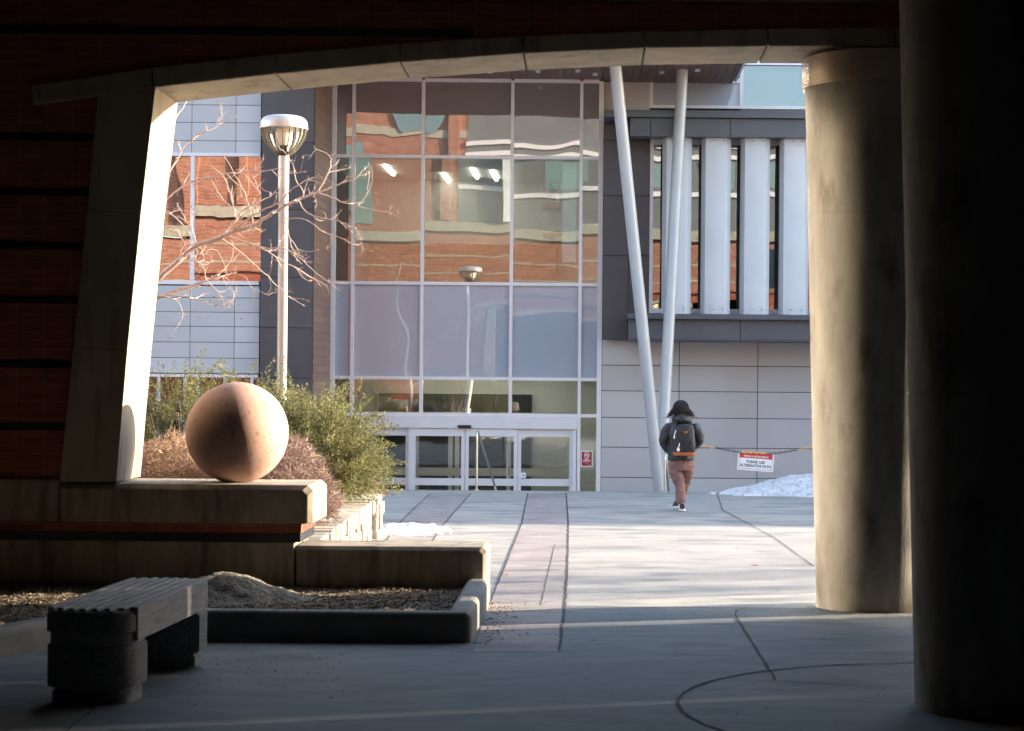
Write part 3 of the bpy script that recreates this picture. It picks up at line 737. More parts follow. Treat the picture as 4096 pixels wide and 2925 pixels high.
def juniper(label, c, rad, h, lean, n, twig_lo=0, seed=0, dens=3):
    rnd.seed(seed)
    root=thing('juniper',label,'shrub',(c[0],c[1],c[2]),'feathery green junipers behind the ball')
    mb=MB(); st=MB()
    for k in range(n):
        # a point in a rounded crown; sprays point outward and upward
        while True:
            q=Vector((rnd.uniform(-1,1),rnd.uniform(-1,1),rnd.uniform(0,1)))
            r=q.length
            if .35<r<1: break
        lump=1+.3*noise.noise((q.x*2.2+seed,q.y*2.2,q.z*2.2))
        pos=Vector((q.x*rad[0],q.y*rad[1],q.z*h))*lump*.86
        pos+=Vector((lean[0],lean[1],0))*q.z
        d=Vector((q.x*1.15+lean[0]*1.0,q.y*.9+lean[1]*.8,.28+q.z*.5))+Vector((rnd.uniform(-.45,.45),rnd.uniform(-.45,.45),rnd.uniform(-.2,.3)))
        if pos.z<twig_lo*rnd.uniform(.7,1.2): continue
        spray(mb,Vector(c)+pos,d,rnd.uniform(.18,.40)*(1.55 if r>.78 else 1),dens,.052)
    for k in range(26):
        a=rnd.uniform(0,6.28); rr=rnd.uniform(.3,.9)
        e=Vector((math.cos(a)*rad[0]*rr+lean[0]*.5,math.sin(a)*rad[1]*rr,h*rnd.uniform(.45,.8)))
        s=Vector((math.cos(a)*.1,math.sin(a)*.1,0)); mid=s.lerp(e,.5)+Vector((rnd.uniform(-.08,.08),rnd.uniform(-.08,.08),rnd.uniform(-.05,.1)))
        st.tube([Vector(c)+s,Vector(c)+mid,Vector(c)+e],[.016,.011,.004],5)
    mb.build('foliage',M['juniper'],root); st.build('stems',M['bark'],root)
    return root
def bp(px,d): 
    x=XP(px,1000,d); return (x,d,bedh(d)+.0)
juniper('tall leafy juniper at the left, beside the bright pier, with bare stems showing below',bp(385,20.6),(.52,.5),1.24,(.05,-.05),300,.52,seed=11)
juniper('juniper right behind the ball with a spike of foliage pointing up toward the lamp',bp(520,21.0),(.65,.5),1.12,(.15,0),330,.3,seed=12)
juniper('juniper at the foot of the lamp post, right of the ball',bp(640,20.3),(.60,.55),1.06,(.16,0),380,.05,seed=13)
juniper('largest juniper, sprawling rightward over the stone wall toward the doors',bp(706,19.6),(.50,.6),.95,(.09,0),520,.0,seed=14)
jun=[o for o in C.objects if o.name.startswith('juniper')]
for k,(x,y,src,txt) in enumerate(((-5.6,15.6,3,'nearest to the pier'),(-7.6,15.9,2,'between two others'),(-9.6,15.7,1,'farthest from the pier'))):
    r0=jun[src]; r=r0.copy(); C.objects.link(r); r.location=(x,y,bedh(y)); r['label']='juniper against the sunny outer side of the brick wall, '+txt; r['group']='junipers along the outer wall'
    for ch in r0.children:
        c_=ch.copy(); C.objects.link(c_); c_.parent=r; c_.matrix_parent_inverse=ch.matrix_parent_inverse.copy()
# ================================================================ DRY SHRUBS
def dry(label, c, rad, h, n, mat, seed):
    rnd.seed(seed); mb=MB()
    for k in range(n):
        a=rnd.uniform(0,6.28); rr=rnd.random()**.5; u=rnd.random()**.6
        q=Vector((math.cos(a)*rr*rad[0],math.sin(a)*rr*rad[1],h*u*math.sqrt(max(.05,1-rr*rr*.85))))
        q*=1+.12*noise.noise((q.x*5,q.y*5,q.z*5+seed))
        o=Vector(c)+q
        d=Vector((q.x/rad[0]*.4+rnd.gauss(0,.8),q.y/rad[1]*.4+rnd.gauss(0,.8),.3+rnd.gauss(0,.7))).normalized()
        l=rnd.uniform(.04,.12); w=d.cross(Vector((rnd.gauss(0,1),rnd.gauss(0,1),rnd.gauss(0,1)))).normalized()*rnd.uniform(.0018,.0036)
        bnd=Vector((rnd.uniform(-1,1),rnd.uniform(-1,1),rnd.uniform(-1,.6)))*l*.35
        m_=o+d*l*.5+bnd*.6; e=o+d*l+bnd
        mb.add([o-w,o+w,m_+w*.9,m_-w*.9,e],[(0,1,2,3),(3,2,4)])
    o=mb.build('dry_shrub',mat); return tag(o,label,'shrub','leafless dry shrubs along the parapet')
def bq(px,d,dz=0): return (XP(px,1050,d),d,bedh(d)-.03+dz)
dry('dry golden brown shrub between the bright pier and the ball',bq(372,16.6),(.46,.5),.86,12000,M['drygrass'],21)
dry('dry shrub right behind the ball, mostly hidden by it',bq(520,16.9),(.5,.5),.85,6500,M['drygrass'],22)
dry('mauve twiggy shrub filling the space right of the ball',bq(628,16.3),(.47,.62),.88,16000,M['drymauve'],23)
dry('small pale dry shrub beside the stone wall below the largest juniper',bq(700,17.6),(.22,.7),.34,5500,M['drymauve'],24)

# ================================================================ TREE
TD=19.4
tree=thing('bare_tree','leafless tree hidden behind the pier, its twiggy branches reaching across to the lamp','tree',(XP(60,1000,TD),TD,bedh(TD)))
def ZX(zx,zy,dd=0): return P(305.3+.3419*zx,194.3+.3419*zy,TD+dd)
wood=MB(); twigs=MB(); leaves=MB()
def smooth(pts,n=4):
    out=[]
    for i in range(len(pts)-1):
        p0=pts[max(i-1,0)];p1=pts[i];p2=pts[i+1];p3=pts[min(i+2,len(pts)-1)]
        for k in range(n):
            t=k/n; out.append(.5*((2*p1)+(-p0+p2)*t+(2*p0-5*p1+4*p2-p3)*t*t+(-p0+3*p1-3*p2+p3)*t**3))
    out.append(pts[-1]); return out
rnd.seed(5)
def tuft(p):
    twigs.mi=1
    for k in range(rnd.randint(2,5)):
        d=Vector((rnd.gauss(0,1),rnd.gauss(0,1),rnd.gauss(0,1))).normalized(); l=rnd.uniform(.012,.03)
        w=d.cross(Vector((0,.3,1))).normalized()*l*.35
        twigs.add([p,p+d*l*.5+w,p+d*l,p+d*l*.5-w],[(0,1,2,3)])
def twig(p,d,l,r,lev):
    twigs.mi=0; n=5; pts=[p]; d=d.normalized(); b=Vector((rnd.gauss(0,.16),rnd.gauss(0,.12),rnd.gauss(.05,.14)))
    for i in range(n):
        d=(d+b+Vector((rnd.gauss(0,.1),rnd.gauss(0,.1),rnd.gauss(0,.1)))).normalized(); pts.append(pts[-1]+d*l/n)
    twigs.tube(pts,[r*(1-.65*i/n) for i in range(n+1)],4)
    if rnd.random()<.45: tuft(pts[-1])
    if lev>0:
        for i in range(1,n+1):
            if rnd.random()<.4:
                s=Vector((rnd.gauss(0,.7),rnd.gauss(0,.6),rnd.gauss(0,.7)))
                twig(pts[i],d+s,l*rnd.uniform(.3,.6),r*.6,lev-1)
def branch(pts,r0,r1,dd0=0,dd1=0,tw=.5,lev=1):
    n=len(pts); Q=smooth([ZX(x,y,dd0+(dd1-dd0)*i/(n-1)) for i,(x,y) in enumerate(pts)])
    m=len(Q); rs=[1.12*(r0+(r1-r0)*(i/(m-1)))+.0006 for i in range(m)]
    Q=[q+Vector((rnd.gauss(0,.004),rnd.gauss(0,.01),rnd.gauss(0,.004))) if 0<i<m-1 else q for i,q in enumerate(Q)]
    wood.tube(Q,rs,7)
    for i in range(2,m):
        if rnd.random()<tw*.75:
            t=(Q[i]-Q[i-1]).normalized(); s=Vector((rnd.gauss(0,.5),rnd.gauss(0,.5),rnd.gauss(0,.6)))
            twig(Q[i],t+s,rnd.uniform(.08,.28),min(rs[i]*.75,.0055),lev)
    tuft(Q[-1])
    return Q
branch([(-100,1460),(60,1310),(145,1240),(270,1120),(390,1025),(540,975),(640,930),(760,895),(860,830),(960,770),(1060,720),(1170,680),(1300,630),(1400,595),(1500,545)],.034,.0035,0,-.5,.3)
branch([(-60,1430),(135,1365),(260,1320),(380,1280),(470,1250),(560,1230)],.026,.010,.2,.4,.5)
branch([(520,1225),(580,1160),(660,1080)],.006,.002,.38,.45,.4)
branch([(60,820),(200,710),(330,620),(450,590),(600,560),(800,545),(930,530),(1010,560),(1090,545)],.010,.002,.3,.1,.35)
branch([(560,950),(640,860),(700,790),(800,740),(900,680)],.011,.003,-.15,-.2,.5)
branch([(560,965),(690,880),(800,800),(930,740),(1000,660),(1100,600),(1180,575)],.010,.003,-.2,-.6,.3)
branch([(1170,680),(1230,570),(1255,500),(1240,440),(1150,395)],.008,.002,-.35,-.5,.25)
branch([(1180,685),(1290,730),(1430,775),(1560,800),(1700,825)],.007,.002,-.35,-.7,.45)
branch([(1430,775),(1470,720),(1510,660)],.005,.002,-.5,-.55,.2)
branch([(600,970),(800,1040),(950,1050),(1050,1100),(1130,1180),(1220,1250),(1310,1320)],.008,.002,-.1,-.4,.3)
branch([(800,1040),(900,1100),(1000,1160),(1130,1230),(1185,1285)],.006,.002,-.2,.1,.35)
branch([(540,975),(680,1080),(800,1190),(900,1280),(1000,1370),(1085,1420)],.006,.002,0,.3,.3)
branch([(640,850),(600,690),(560,580),(480,510)],.006,.002,-.15,-.3,.25)
branch([(750,880),(720,760),(660,610),(560,445)],.006,.002,-.1,-.2,.2)
branch([(640,800),(560,740),(450,660),(360,630)],.005,.002,-.1,.1,.25)
branch([(800,690),(760,650),(700,570),(640,540)],.005,.002,0,.1,.3)
branch([(130,640),(240,500),(300,390),(400,310),(500,265),(555,225)],.009,.002,.3,.5,.4)
branch([(120,420),(245,200),(320,90),(360,20)],.011,.004,.4,.5,.2)
branch([(1030,750),(1080,700),(1030,600),(1010,500),(950,420),(900,380)],.006,.002,-.3,-.4,.2)
branch([(960,850),(1100,860),(1200,940),(1300,970),(1400,1020)],.005,.002,-.3,-.5,.4)
branch([(1050,740),(1110,820),(1250,860),(1360,880),(1440,920)],.006,.002,-.3,-.5,.4)
branch([(960,870),(985,960),(1010,1050),(1070,1070),(1170,1060)],.005,.002,-.25,-.3,.4)
branch([(390,1025),(360,930),(300,840),(260,750)],.007,.002,0,.2,.6)
branch([(340,950),(230,830),(180,800),(100,780)],.006,.002,.1,.3,.7)
branch([(390,1030),(300,1000),(250,930),(180,890)],.006,.002,.1,.2,.7)
branch([(270,1125),(380,1130),(430,1180),(450,1250),(520,1330),(560,1390)],.006,.002,.0,.2,.6)
branch([(370,1110),(400,1080),(480,1050),(540,1090),(580,1200)],.005,.002,.0,.2,.7)
branch([(560,1230),(580,1290),(660,1340)],.003,.0015,.4,.5,.5)
branch([(150,1350),(260,1390),(300,1470),(400,1495)],.005,.0015,.2,.3,.5)
branch([(200,1350),(340,1365),(440,1390),(560,1395),(620,1400)],.006,.002,.2,.3,.6)
branch([(600,1200),(700,1230),(740,1300),(850,1350)],.003,.0015,.3,.4,.3)
# trunk and limbs hidden by the pier
tb=Vector((XP(60,1000,TD),TD,bedh(TD)-.05))
a0=ZX(-100,1460); wood.tube(smooth([tb,tb+Vector((.03,0,.8)),(tb+Vector((-.02,.05,1.5))),tb+Vector((.05,.1,2.4)),tb+Vector((-.05,.2,3.6)),tb+Vector((.1,.2,5.0))]),[.085-.07*i/20 for i in range(21)],9)
wood.tube(smooth([tb+Vector((-.01,.04,1.0)),tb.lerp(a0,.6)+Vector((0,0,.15)),a0]),.035,7)
wood.tube(smooth([tb+Vector((0,.03,1.2)),ZX(-160,1480,.1),ZX(-60,1430,.2)]),.027,7)
wood.tube(smooth([tb+Vector((.02,.1,2.2)),ZX(-60,960,.2),ZX(60,820,.3),ZX(130,640,.3)]),[.02,.019,.018,.017,.016,.015,.014,.0135,.013,.012,.011,.0105,.0095],7)
wood.tube(smooth([tb+Vector((0,.15,2.8)),ZX(-20,640,.35),ZX(120,420,.4)]),[.02,.018,.017,.016,.015,.014,.013,.012,.0115],7)
for k in range(10):
    z=rnd.uniform(1.8,4.8); twig(tb+Vector((0,.15,z)),Vector((rnd.uniform(-1,-.1),rnd.uniform(-.3,1),.5)),rnd.uniform(.8,1.5),.012,2)
wood.build('trunk',M['bark'],tree,smooth=True); twigs.build('twigs',[M['bark'],M['drygrass']],tree)
# ================================================================ ENTRANCE BUILDING OPPOSITE
FD=38.6; FL=-1.61
eb=thing('entrance_building','modern building opposite with a tall glass entrance, charcoal panels and pale cladding','building',(0,39,FL))
def fx(px,py=500,d=FD): return XP(px,py,d)
def fz(px,py,d=FD): return ZP(px,py,d)
def panels(name,mat,xs,zs,y,th=.06,g=.012,back=None,dx=None):
    mb=MB()
    for i in range(len(xs)-1):
        for j in range(len(zs)-1):
            mb.box(xs[i]+g/2,xs[i+1]-g/2,y,y+th,zs[j]+g/2,zs[j+1]-g/2)
    mb.build(name,mat,eb)
    MB().box(xs[0],xs[-1],y+.02 if th>.03 else y+th,y+th+.04,zs[0],zs[-1]).build('backing',M['gap'],eb)
def pane(x0,x1,z0,z1,y,mat,name='glass_pane',bow=.0):
    a,b=rnd.uniform(-.0045,.0045)*(x1-x0),rnd.uniform(-.0045,.0045)*(z1-z0)      # no pane sits perfectly true
    return MB().quad((x0,y-a-b,z0),(x1,y+a-b,z0),(x1,y+a+b,z1),(x0,y-a+b,z1)).build(name,mat,eb)
# ---- left block
LD_=36.2
lxs=[XP(130,500,LD_),XP(277,500,LD_),XP(425,400,LD_),XP(523,400,LD_),XP(579,400,LD_)]
zt_=[ZP(425,y,LD_) for y in (340,312.5,272,233,192,152,112,60)]
panels('cladding_panel',M['panel'],lxs,zt_,LD_)
zb_=[ZP(425,y,LD_) for y in (829,795,760,725,693,661,634)]
panels('cladding_panel',M['panel'],lxs,zb_,LD_)
wz0,wz1=ZP(425,627,LD_),ZP(425,343,LD_)
fr=MB()
fr.box(lxs[0],lxs[-1]-.01,LD_-.03,LD_+.08,wz1-.035,wz1+.03); fr.box(lxs[0],lxs[-1]-.01,LD_-.03,LD_+.08,wz0-.045,wz0+.03)
xm=XP(427,480,LD_); fr.box(xm-.034,xm+.034,LD_-.025,LD_+.08,wz0+.03,wz1-.035)
fr.build('window_frame',M['frame'],eb)
pane(lxs[0],xm-.034,wz0+.03,wz1-.035,LD_+.05,M['glass_band']); pane(xm+.034,lxs[-1],wz0+.03,wz1-.035,LD_+.05,M['glass_band'])
MB().box(lxs[0],lxs[-1],LD_+.15,LD_+.2,wz0,wz1).build('blind',M['charcoal'],eb)
lz1=ZP(425,831,LD_); fr=MB(); fr.box(lxs[0],lxs[-1]-.01,LD_-.03,LD_+.08,lz1-.06,lz1); 
for px in (352,411,440,500,560): x=XP(px,850,LD_); fr.box(x-.03,x+.03,LD_-.025,LD_+.08,.0,lz1-.06)
fr.build('window_frame',M['frame'],eb)
pane(lxs[0],lxs[-1],-.2,lz1-.06,LD_+.05,M['glass_low'])
MB().box(-16,lxs[-1],LD_,LD_+.3,FL-.2,-.2).build('base_wall',M['panel'],eb)
# ---- charcoal pier and siding return
PD=36.0; px0,px1=XP(579,500,PD),XP(696,500,PD)
pz=[FL]+[ZP(640,y,PD) for y in (840,728,616,466,316,100)]
panels('charcoal_panel',M['charcoal'],[px0,px1],pz,PD,.06,.014)
MB().box(px0+.005,px1-.075,PD+.11,FD+.3,FL,9).build('pier_core',M['gap'],eb)
MB().box(px1-.07,px1-.004,PD+.025,FD-.06,FL,ZP(640,100,PD)).build('siding',M['siding'],eb)
# ---- curtain wall
cx=[fx(p,360) for p in (741.4,785.3,939.5,1137.5,1290.7,1334.6)]
zz=dict(top=fz(944,178),a=fz(849,347.5),b=fz(849,628.6),c=fz(853,839),h=fz(1000,921))
w=.034
fr=MB()
for i,x in enumerate(cx):
    ww=.05 if i in (0,5) else w
    fr.box(x-ww,x+ww,FD-.04,FD+.12, (FL if i in (0,4,5) else zz['h']-.03), zz['top'])
fr.build('mullion',M['frame'],eb)
for k,z in zz.items():
    mb=MB(); xs=[cx[i]+(.05 if i in(0,5) else w) for i in range(5)]; xe=[cx[i+1]-(.05 if i+1 in(0,5) else w) for i in range(5)]
    for a,b in zip(xs,xe): mb.box(a,b,FD-.034,FD+.12,z-.034,z+.034)
    mb.build('transom',M['frame'],eb)
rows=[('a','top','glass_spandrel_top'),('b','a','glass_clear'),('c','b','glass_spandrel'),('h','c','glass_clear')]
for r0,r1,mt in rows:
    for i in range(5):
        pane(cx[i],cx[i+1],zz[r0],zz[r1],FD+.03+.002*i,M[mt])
pane(cx[4],cx[5],FL,zz['h'],FD+.034,M['glass_clear'])
# ---- sliding doors
hz=ZP(1000,951,FD)
MB().box(cx[0]+.3,cx[4]-w-.004,FD-.10,FD+.1,hz,zz['h']-.036).build('door_header',M['door_frame'],eb,bevel=.006)
for px in (785,912,1276): x=fx(px,1000); MB().box(x-.04,x+.032,FD-.07,FD+.08,FL,hz).build('door_jamb',M['door_frame'],eb)
zmid=ZP(1000,1070,FD)
def door(pxa,pxb,y):
    x0,x1=fx(pxa,1000),fx(pxb,1000); mb=MB(); s=.075
    mb.box(x0,x0+s,y,y+.05,FL+.02,hz-.01); mb.box(x1-s,x1,y,y+.05,FL+.02,hz-.01)
    mb.box(x0+s,x1-s,y+.002,y+.048,hz-.17,hz-.01); mb.box(x0+s,x1-s,y+.002,y+.048,zmid-.075,zmid+.075); mb.box(x0+s,x1-s,y+.002,y+.048,FL+.02,FL+.2)
    d=mb.build('door',M['door_frame'],eb)
    g=MB().quad((x0+s,y+.025,FL+.2),(x1-s,y+.025,FL+.2),(x1-s,y+.025,zmid-.075),(x0+s,y+.025,zmid-.075)).quad((x0+s,y+.025,zmid+.075),(x1-s,y+.025,zmid+.075),(x1-s,y+.025,hz-.17),(x0+s,y+.025,hz-.17))
    g.build('door_glass',M['glass_door'],d)
door(788,908.5,FD+.0); door(915.5,1032.3,FD-.055); door(1033.5,1149,FD-.055); door(1149.5,1272,FD+.0)
x=fx(1032.5,946); z=ZP(1032,947,FD); MB().box(x-.145,x+.145,FD-.17,FD-.102,z-.036,z+.03).build('door_sensor',M['dark'],eb,bevel=.01)
# accessibility sticker
sx,sz=fx(1162,1056),ZP(1162,1056,FD)
st=MB().box(sx-.055,sx+.055,FD-.012,FD-.006,sz-.06,sz+.06).build('access_sticker',M['white'],bevel=.003)
tag(st,'small white access sticker on the lower corner of the right door glass','sticker')
mb=MB(); pts=[]
mb.tube([(sx+.025*math.cos(a),FD-.0135,sz-.012+.025*math.sin(a)) for a in [i*.4-2.6 for i in range(14)]],.0035,5)
mb.tube([(sx,FD-.0135,sz+.035),(sx,FD-.0135,sz),(sx+.02,FD-.0135,sz-.005)],.0045,5); g=mb.build('wheelchair_mark',M['ink']); adopt(g,st)
# no smoking sign
NX,NZ=fx(1303,1019),ZP(1303,1019,FD); hw_,hh_=.127,.172
ns_=thing('no_smoking_sign','dark red no smoking sign on the side glass right of the doors','sign',(NX,FD-.02,NZ-hh_))
def part(mb,name,mat,root,**k): return mb.build(name,mat,root,**k)
y=FD-.012
part(MB().box(NX-hw_,NX+hw_,y,y+.008,NZ-hh_,NZ+hh_),'frame',M['white'],ns_)
part(MB().box(NX-hw_+.018,NX+hw_-.018,y-.003,y-.0005,NZ-hh_+.018,NZ+hh_-.018),'red_face',M['dullred'],ns_)
rc=(NX,NZ+.078); mb=MB()
ring=[]
for k in range(24):
    a0,a1=2*math.pi*k/24,2*math.pi*(k+1)/24
    mb.quad((rc[0]+.058*math.cos(a0),y-.0045,rc[1]+.058*math.sin(a0)),(rc[0]+.047*math.cos(a0),y-.0045,rc[1]+.047*math.sin(a0)),(rc[0]+.047*math.cos(a1),y-.0045,rc[1]+.047*math.sin(a1)),(rc[0]+.058*math.cos(a1),y-.0045,rc[1]+.058*math.sin(a1)))
c45=.70711
def bar(cx_,cz_,l,h,ang,yy):
    ca,sa=math.cos(ang),math.sin(ang); q=[(-l,-h),(l,-h),(l,h),(-l,h)]
    return [(cx_+a*ca-b*sa,yy,cz_+a*sa+b*ca) for a,b in q]
mb.quad(*bar(rc[0],rc[1],.05,.006,R(-45),y-.0048)); mb.quad(*bar(rc[0],rc[1]-.006,.034,.007,0,y-.004)); mb.quad(*bar(rc[0]+.012,rc[1]+.014,.016,.003,R(25),y-.004))
part(mb,'prohibition_symbol',M['white'],ns_)
def scribble(mb,cx_,cz_,l,h,yy):
    x=cx_-l
    while x<cx_+l-.004:
        ww=rnd.uniform(.006,.013); mb.quad((x,yy,cz_-h),(min(x+ww,cx_+l),yy,cz_-h),(min(x+ww,cx_+l),yy,cz_+h),(x,yy,cz_+h)); x+=ww+.0022
mb=MB(); scribble(mb,NX,NZ-.005,.052,.0075,y-.0045); scribble(mb,NX,NZ-.024,.022,.005,y-.0045); scribble(mb,NX,NZ-.042,.085,.0085,y-.0045); part(mb,'lettering',M['white'],ns_)
mb=MB()
for k,l in enumerate((.075,.066,.055,.035)): scribble(mb,NX,NZ-.066-.011*k,l,.0035,y-.0045)
part(mb,'small_print',M['pinkwhite'],ns_)
mb=MB(); scribble(mb,NX+.057,NZ-.135,.022,.005,y-.0045); part(mb,'imprint',M['white'],ns_)
# ---- right lower wall
RD=FD
rxs=[cx[5]+.052,fx(1507.5,900),fx(1682,900),fx(1856,900),fx(2030,900),fx(2204,900)]
rzs=[FL]+[ZP(1508,y,RD) for y in (1061.5,994.5,928.5,869.5,812.5,752)]
panels('cladding_panel',M['panel_warm'],rxs,rzs,RD-.02,.06,.016)
# ---- charcoal corner
cz0,cz1=ZP(1390,755,38.3),ZP(1390,248,38.3)
cxs=[cx[5]+.052,XP(1396,500,38.3),XP(1444,500,38.3)]
panels('charcoal_panel',M['charcoal'],cxs,[cz0]+[ZP(1390,y,38.3) for y in (568,435,312)]+[cz1],38.3,.06,.016)
# ---- fin window
WD=38.2
wx0,wx1=XP(1443,480,WD),XP(2060,480,WD); wz0,wz1=ZP(1600,697,WD),ZP(1600,305,WD)
fr=MB(); fr.box(wx0,wx0+.07,WD-.02,WD+.15,wz0,wz1); fr.box(wx0+.07,wx1,WD-.015,WD+.15,wz1-.16,wz1); fr.box(wx0+.07,wx1,WD-.015,WD+.15,wz0,wz0+.10)
for k in range(8):
    x=XP(1558+k*86.5,480,WD); fr.box(x,x+.055,WD-.01,WD+.12,wz0+.1,wz1-.16)
fr.build('window_frame',M['frame'],eb)
pane(wx0+.07,wx1,wz0+.1,wz1-.16,WD+.06,M['glass_dark'])
FNY=37.55
fz0,fz1=ZP(1600,697.5,FNY),ZP(1600,303,FNY)
for k in range(7):
    xl,xm_,xr=XP(1558.5+k*87,480,FNY),XP(1567+k*87,480,FNY),XP(1625+k*87,480,FNY)
    if k==0: pass
for k in range(-1,6):
    o=XP(1558.5+k*87.2,480,FNY); u=lambda px:o+px*FNY/FPX
    prof=[(u(0),FNY+.28),(u(7),FNY+.05)]
    for i in range(9):
        t=i/8; prof.append((u(8+44*t),FNY+.02-.016*math.sin(t*math.pi)))
    prof+=[(u(52.6),FNY+.03),(u(65),FNY+.16),(u(61),FNY+.3)]
    fin=MB().prismz(prof,fz0,fz1).build('sun_fin',M['fin'],eb)
    for z,s in ((fz0+.085,-1),(fz1-.085,1)):
        pl_=MB().box(u(22),u(52),FNY-.006,FNY+.001,z-.095,z+.09).build('bolt_plate',M['fin'],fin)
        bo=MB()
        for q in (26,48): bo.lathe([(.012,0),(.012,.012)],n=8); bo.xform(Matrix.Translation((u(q),FNY-.006,z-.01*s))@Matrix.Rotation(R(90),4,'X'),start=len(bo.v)-16)
        bo.build('bolt',M['gap'],fin)
# ---- bands over and under the fin window
BD=37.35
bx0=XP(1397,500,BD); bx1=XP(2100,500,BD)
def bandp(name,mat,za,zb,y,th,joints,x0=bx0):
    xs=[x0]+[XP(p,500,y) for p in joints]+[bx1]
    mb=MB()
    for a,b in zip(xs[:-1],xs[1:]): mb.box(a+.006,b-.006,y,y+th,za,zb)
    mb.build(name,mat,eb)
z=lambda py,d=BD: ZP(1600,py,d)
bandp('charcoal_band',M['charcoal_blue'],z(304),z(264),BD,.5,[1443,1620,1790])
MB().box(cx[5]+.05,bx1,BD-.12,FD+.2,z(263),z(253)).build('ledge_flashing',M['charcoal_blue'],eb)
MB().box(cx[5]+.05,bx1,BD-.02,FD+.2,z(252.8),z(246)).build('ledge_top',M['charcoal_blue'],eb)
bandp('charcoal_band',M['charcoal_blue'],z(755),z(711),BD,.5,[1646,1830])
MB().box(bx0-.02,bx1,BD-.16,FD-.3,z(710.5),z(698.5)).build('sill_ledge',M['charcoal_blue'],eb,bevel=.012)
MB().box(bx0,bx1,BD+.01,FD-.03,z(758),z(755.4)).build('soffit_edge',M['charcoal'],eb)
# ---- upper right windows
UD=38.9
MB().box(cx[5]+.052,XP(1443,215,UD),UD-.06,UD+.1,ZP(1390,247,UD),ZP(1390,184,UD)).build('blush_panel',M['panel_warm'],eb)
MB().box(cx[5]+.052,XP(1443,215,UD),UD-.10,UD+.1,ZP(1390,183,UD),ZP(1390,176,UD)).build('window_frame',M['frame'],eb)
ux=[XP(p,215,UD) for p in (1446,1646,1860,2080)]; uz0,uz1,uz2=ZP(1600,242,UD),ZP(1600,181,UD),ZP(1600,140,UD)
fr=MB()
for i,x in enumerate(ux): fr.box(x-.04,x+.04,UD-.05,UD+.1,uz0,uz2+.9 if i else uz1)
for i in range(3):
    a,b=ux[i]+.04,ux[i+1]-.04; zt3=uz1 if i==0 else uz2
    fr.box(a,b,UD-.045,UD+.1,uz0,uz0+.065); fr.box(a,b,UD-.045,UD+.1,zt3-.04,zt3+.06)
fr.build('window_frame',M['frame'],eb)
pane(ux[0],ux[1],uz0,uz1,UD+.02,M['glass_spandrel']); pane(ux[1],ux[2],uz0,uz2,UD+.022,M['glass_sky']); pane(ux[2],ux[3],uz0,uz2,UD+.024,M['glass_sky'])
MB().box(ux[1],40,UD+.1,UD+.5,uz0-.4,8.75).build('parapet_wall',M['panel'],eb)
MB().box(ux[1]+.05,ux[3],UD-.02,UD+.1,uz2+.06,8.75).build('parapet_wall',M['panel'],eb)
# ---- canopy with plank soffit and downlights
CY0=33.2; cxr=3.12; cz_=zz['top']+.035
mb=MB(); x=XP(690,180,FD)
pw=.16
while x<cxr-.02:
    mb.box(x+.004,min(x+pw,cxr)-.004,CY0,FD+.35,cz_,cz_+.05); x+=pw
mb.build('soffit_plank',M['siding'],eb)
MB().box(XP(690,180,FD),cxr,CY0,FD+.5,cz_+.051,cz_+.5).build('canopy',M['charcoal'],eb)
MB().box(cxr+.002,cxr+.05,CY0-.02,FD-.1,cz_-.04,cz_+.52).build('canopy_fascia',M['frame'],eb)
for px,yy in ((1088,37.7),(1195,37.6),(1283,37.5),(1322,37.9),(1470,37.6),(1549,37.3)):
    xx=XP(px,165,yy); MB().box(xx-.05,xx+.05,yy-.17,yy+.17,cz_-.006,cz_+.02).build('downlight',M['white'],eb)
# ---- body of the building (gives the long shadow across the plaza) - stretches far to the right
MB().box(bx1,62,37.4,52,-2,9.5).build('right_wing',M['panel_warm'],eb)
MB().box(-16,ux[1],46.3,52,-2,8.6).build('rear_volume',M['panel'],eb)
MB().box(-16,62,FD+.55,52,8.62,8.78).build('roof',M['charcoal'],eb)
MB().box(cx[5],bx1,FD+1.2,46,-1.9,8.6).build('inner_volume',M['gap'],eb)
MB().box(-16,px0,36.6,46.2,-1.9,8.6).build('inner_volume',M['gap'],eb)
MB().box(cx[0]-.3,cx[5],FD+.2,46.2,zz['a']+.02,8.6).build('attic',M['gap'],eb)
MB().box(cx[0]-.3,cx[5],FD+.16,46.2,zz['c']+.05,zz['b']-.03).build('floor_slab',M['gap'],eb)
# ---- interiors
IB=43.5
MB().box(cx[0]-.25,cx[5]+.0,IB,IB+.1,FL,zz['a']).build('indoor_wall',M['white_wall'],eb)
MB().box(cx[0]-.25,cx[5],FD+.2,IB,zz['b']-.028,zz['b']-.01).build('indoor_floor',M['indoor_floor'],eb)
MB().box(cx[0]-.25,cx[5],FD+.2,IB,zz['a'],zz['a']+.018).build('indoor_ceiling',M['white_wall'],eb)
MB().box(cx[5]-.02,cx[5]+.0,FD+.25,IB,FL,zz['a']).build('indoor_wall',M['white_wall'],eb)
x0=fx(1248,480); MB().box(x0,x0+.3,FD+.5,FD+.7,zz['b']+.5,zz['a']-.02).build('indoor_post',M['white_wall'],eb)
IC=43.0
def ic(px,py): return XP(px,py,IC),ZP(px,py,IC)
mb=MB(); (xa_,za_),(xb_,zb__)=ic(820,540),ic(1235,630); mb.box(xa_,xb_,IC,IC+.45,zb__,za_); 
cab=mb.build('cabinet',M['indoor_wood'],bevel=.01); tag(cab,'row of warm wood cabinets seen through the upstairs entrance glass','cabinet')
(xa_,za_),(xb_,zb__)=ic(1205,449),ic(1262,463); tag(MB().box(xa_,xb_,IC-.1,IC+.4,zb__,za_).build('shelf',M['indoor_wood'],bevel=.008),'upper wooden wall shelf carrying a vase behind the upstairs glass','shelf')
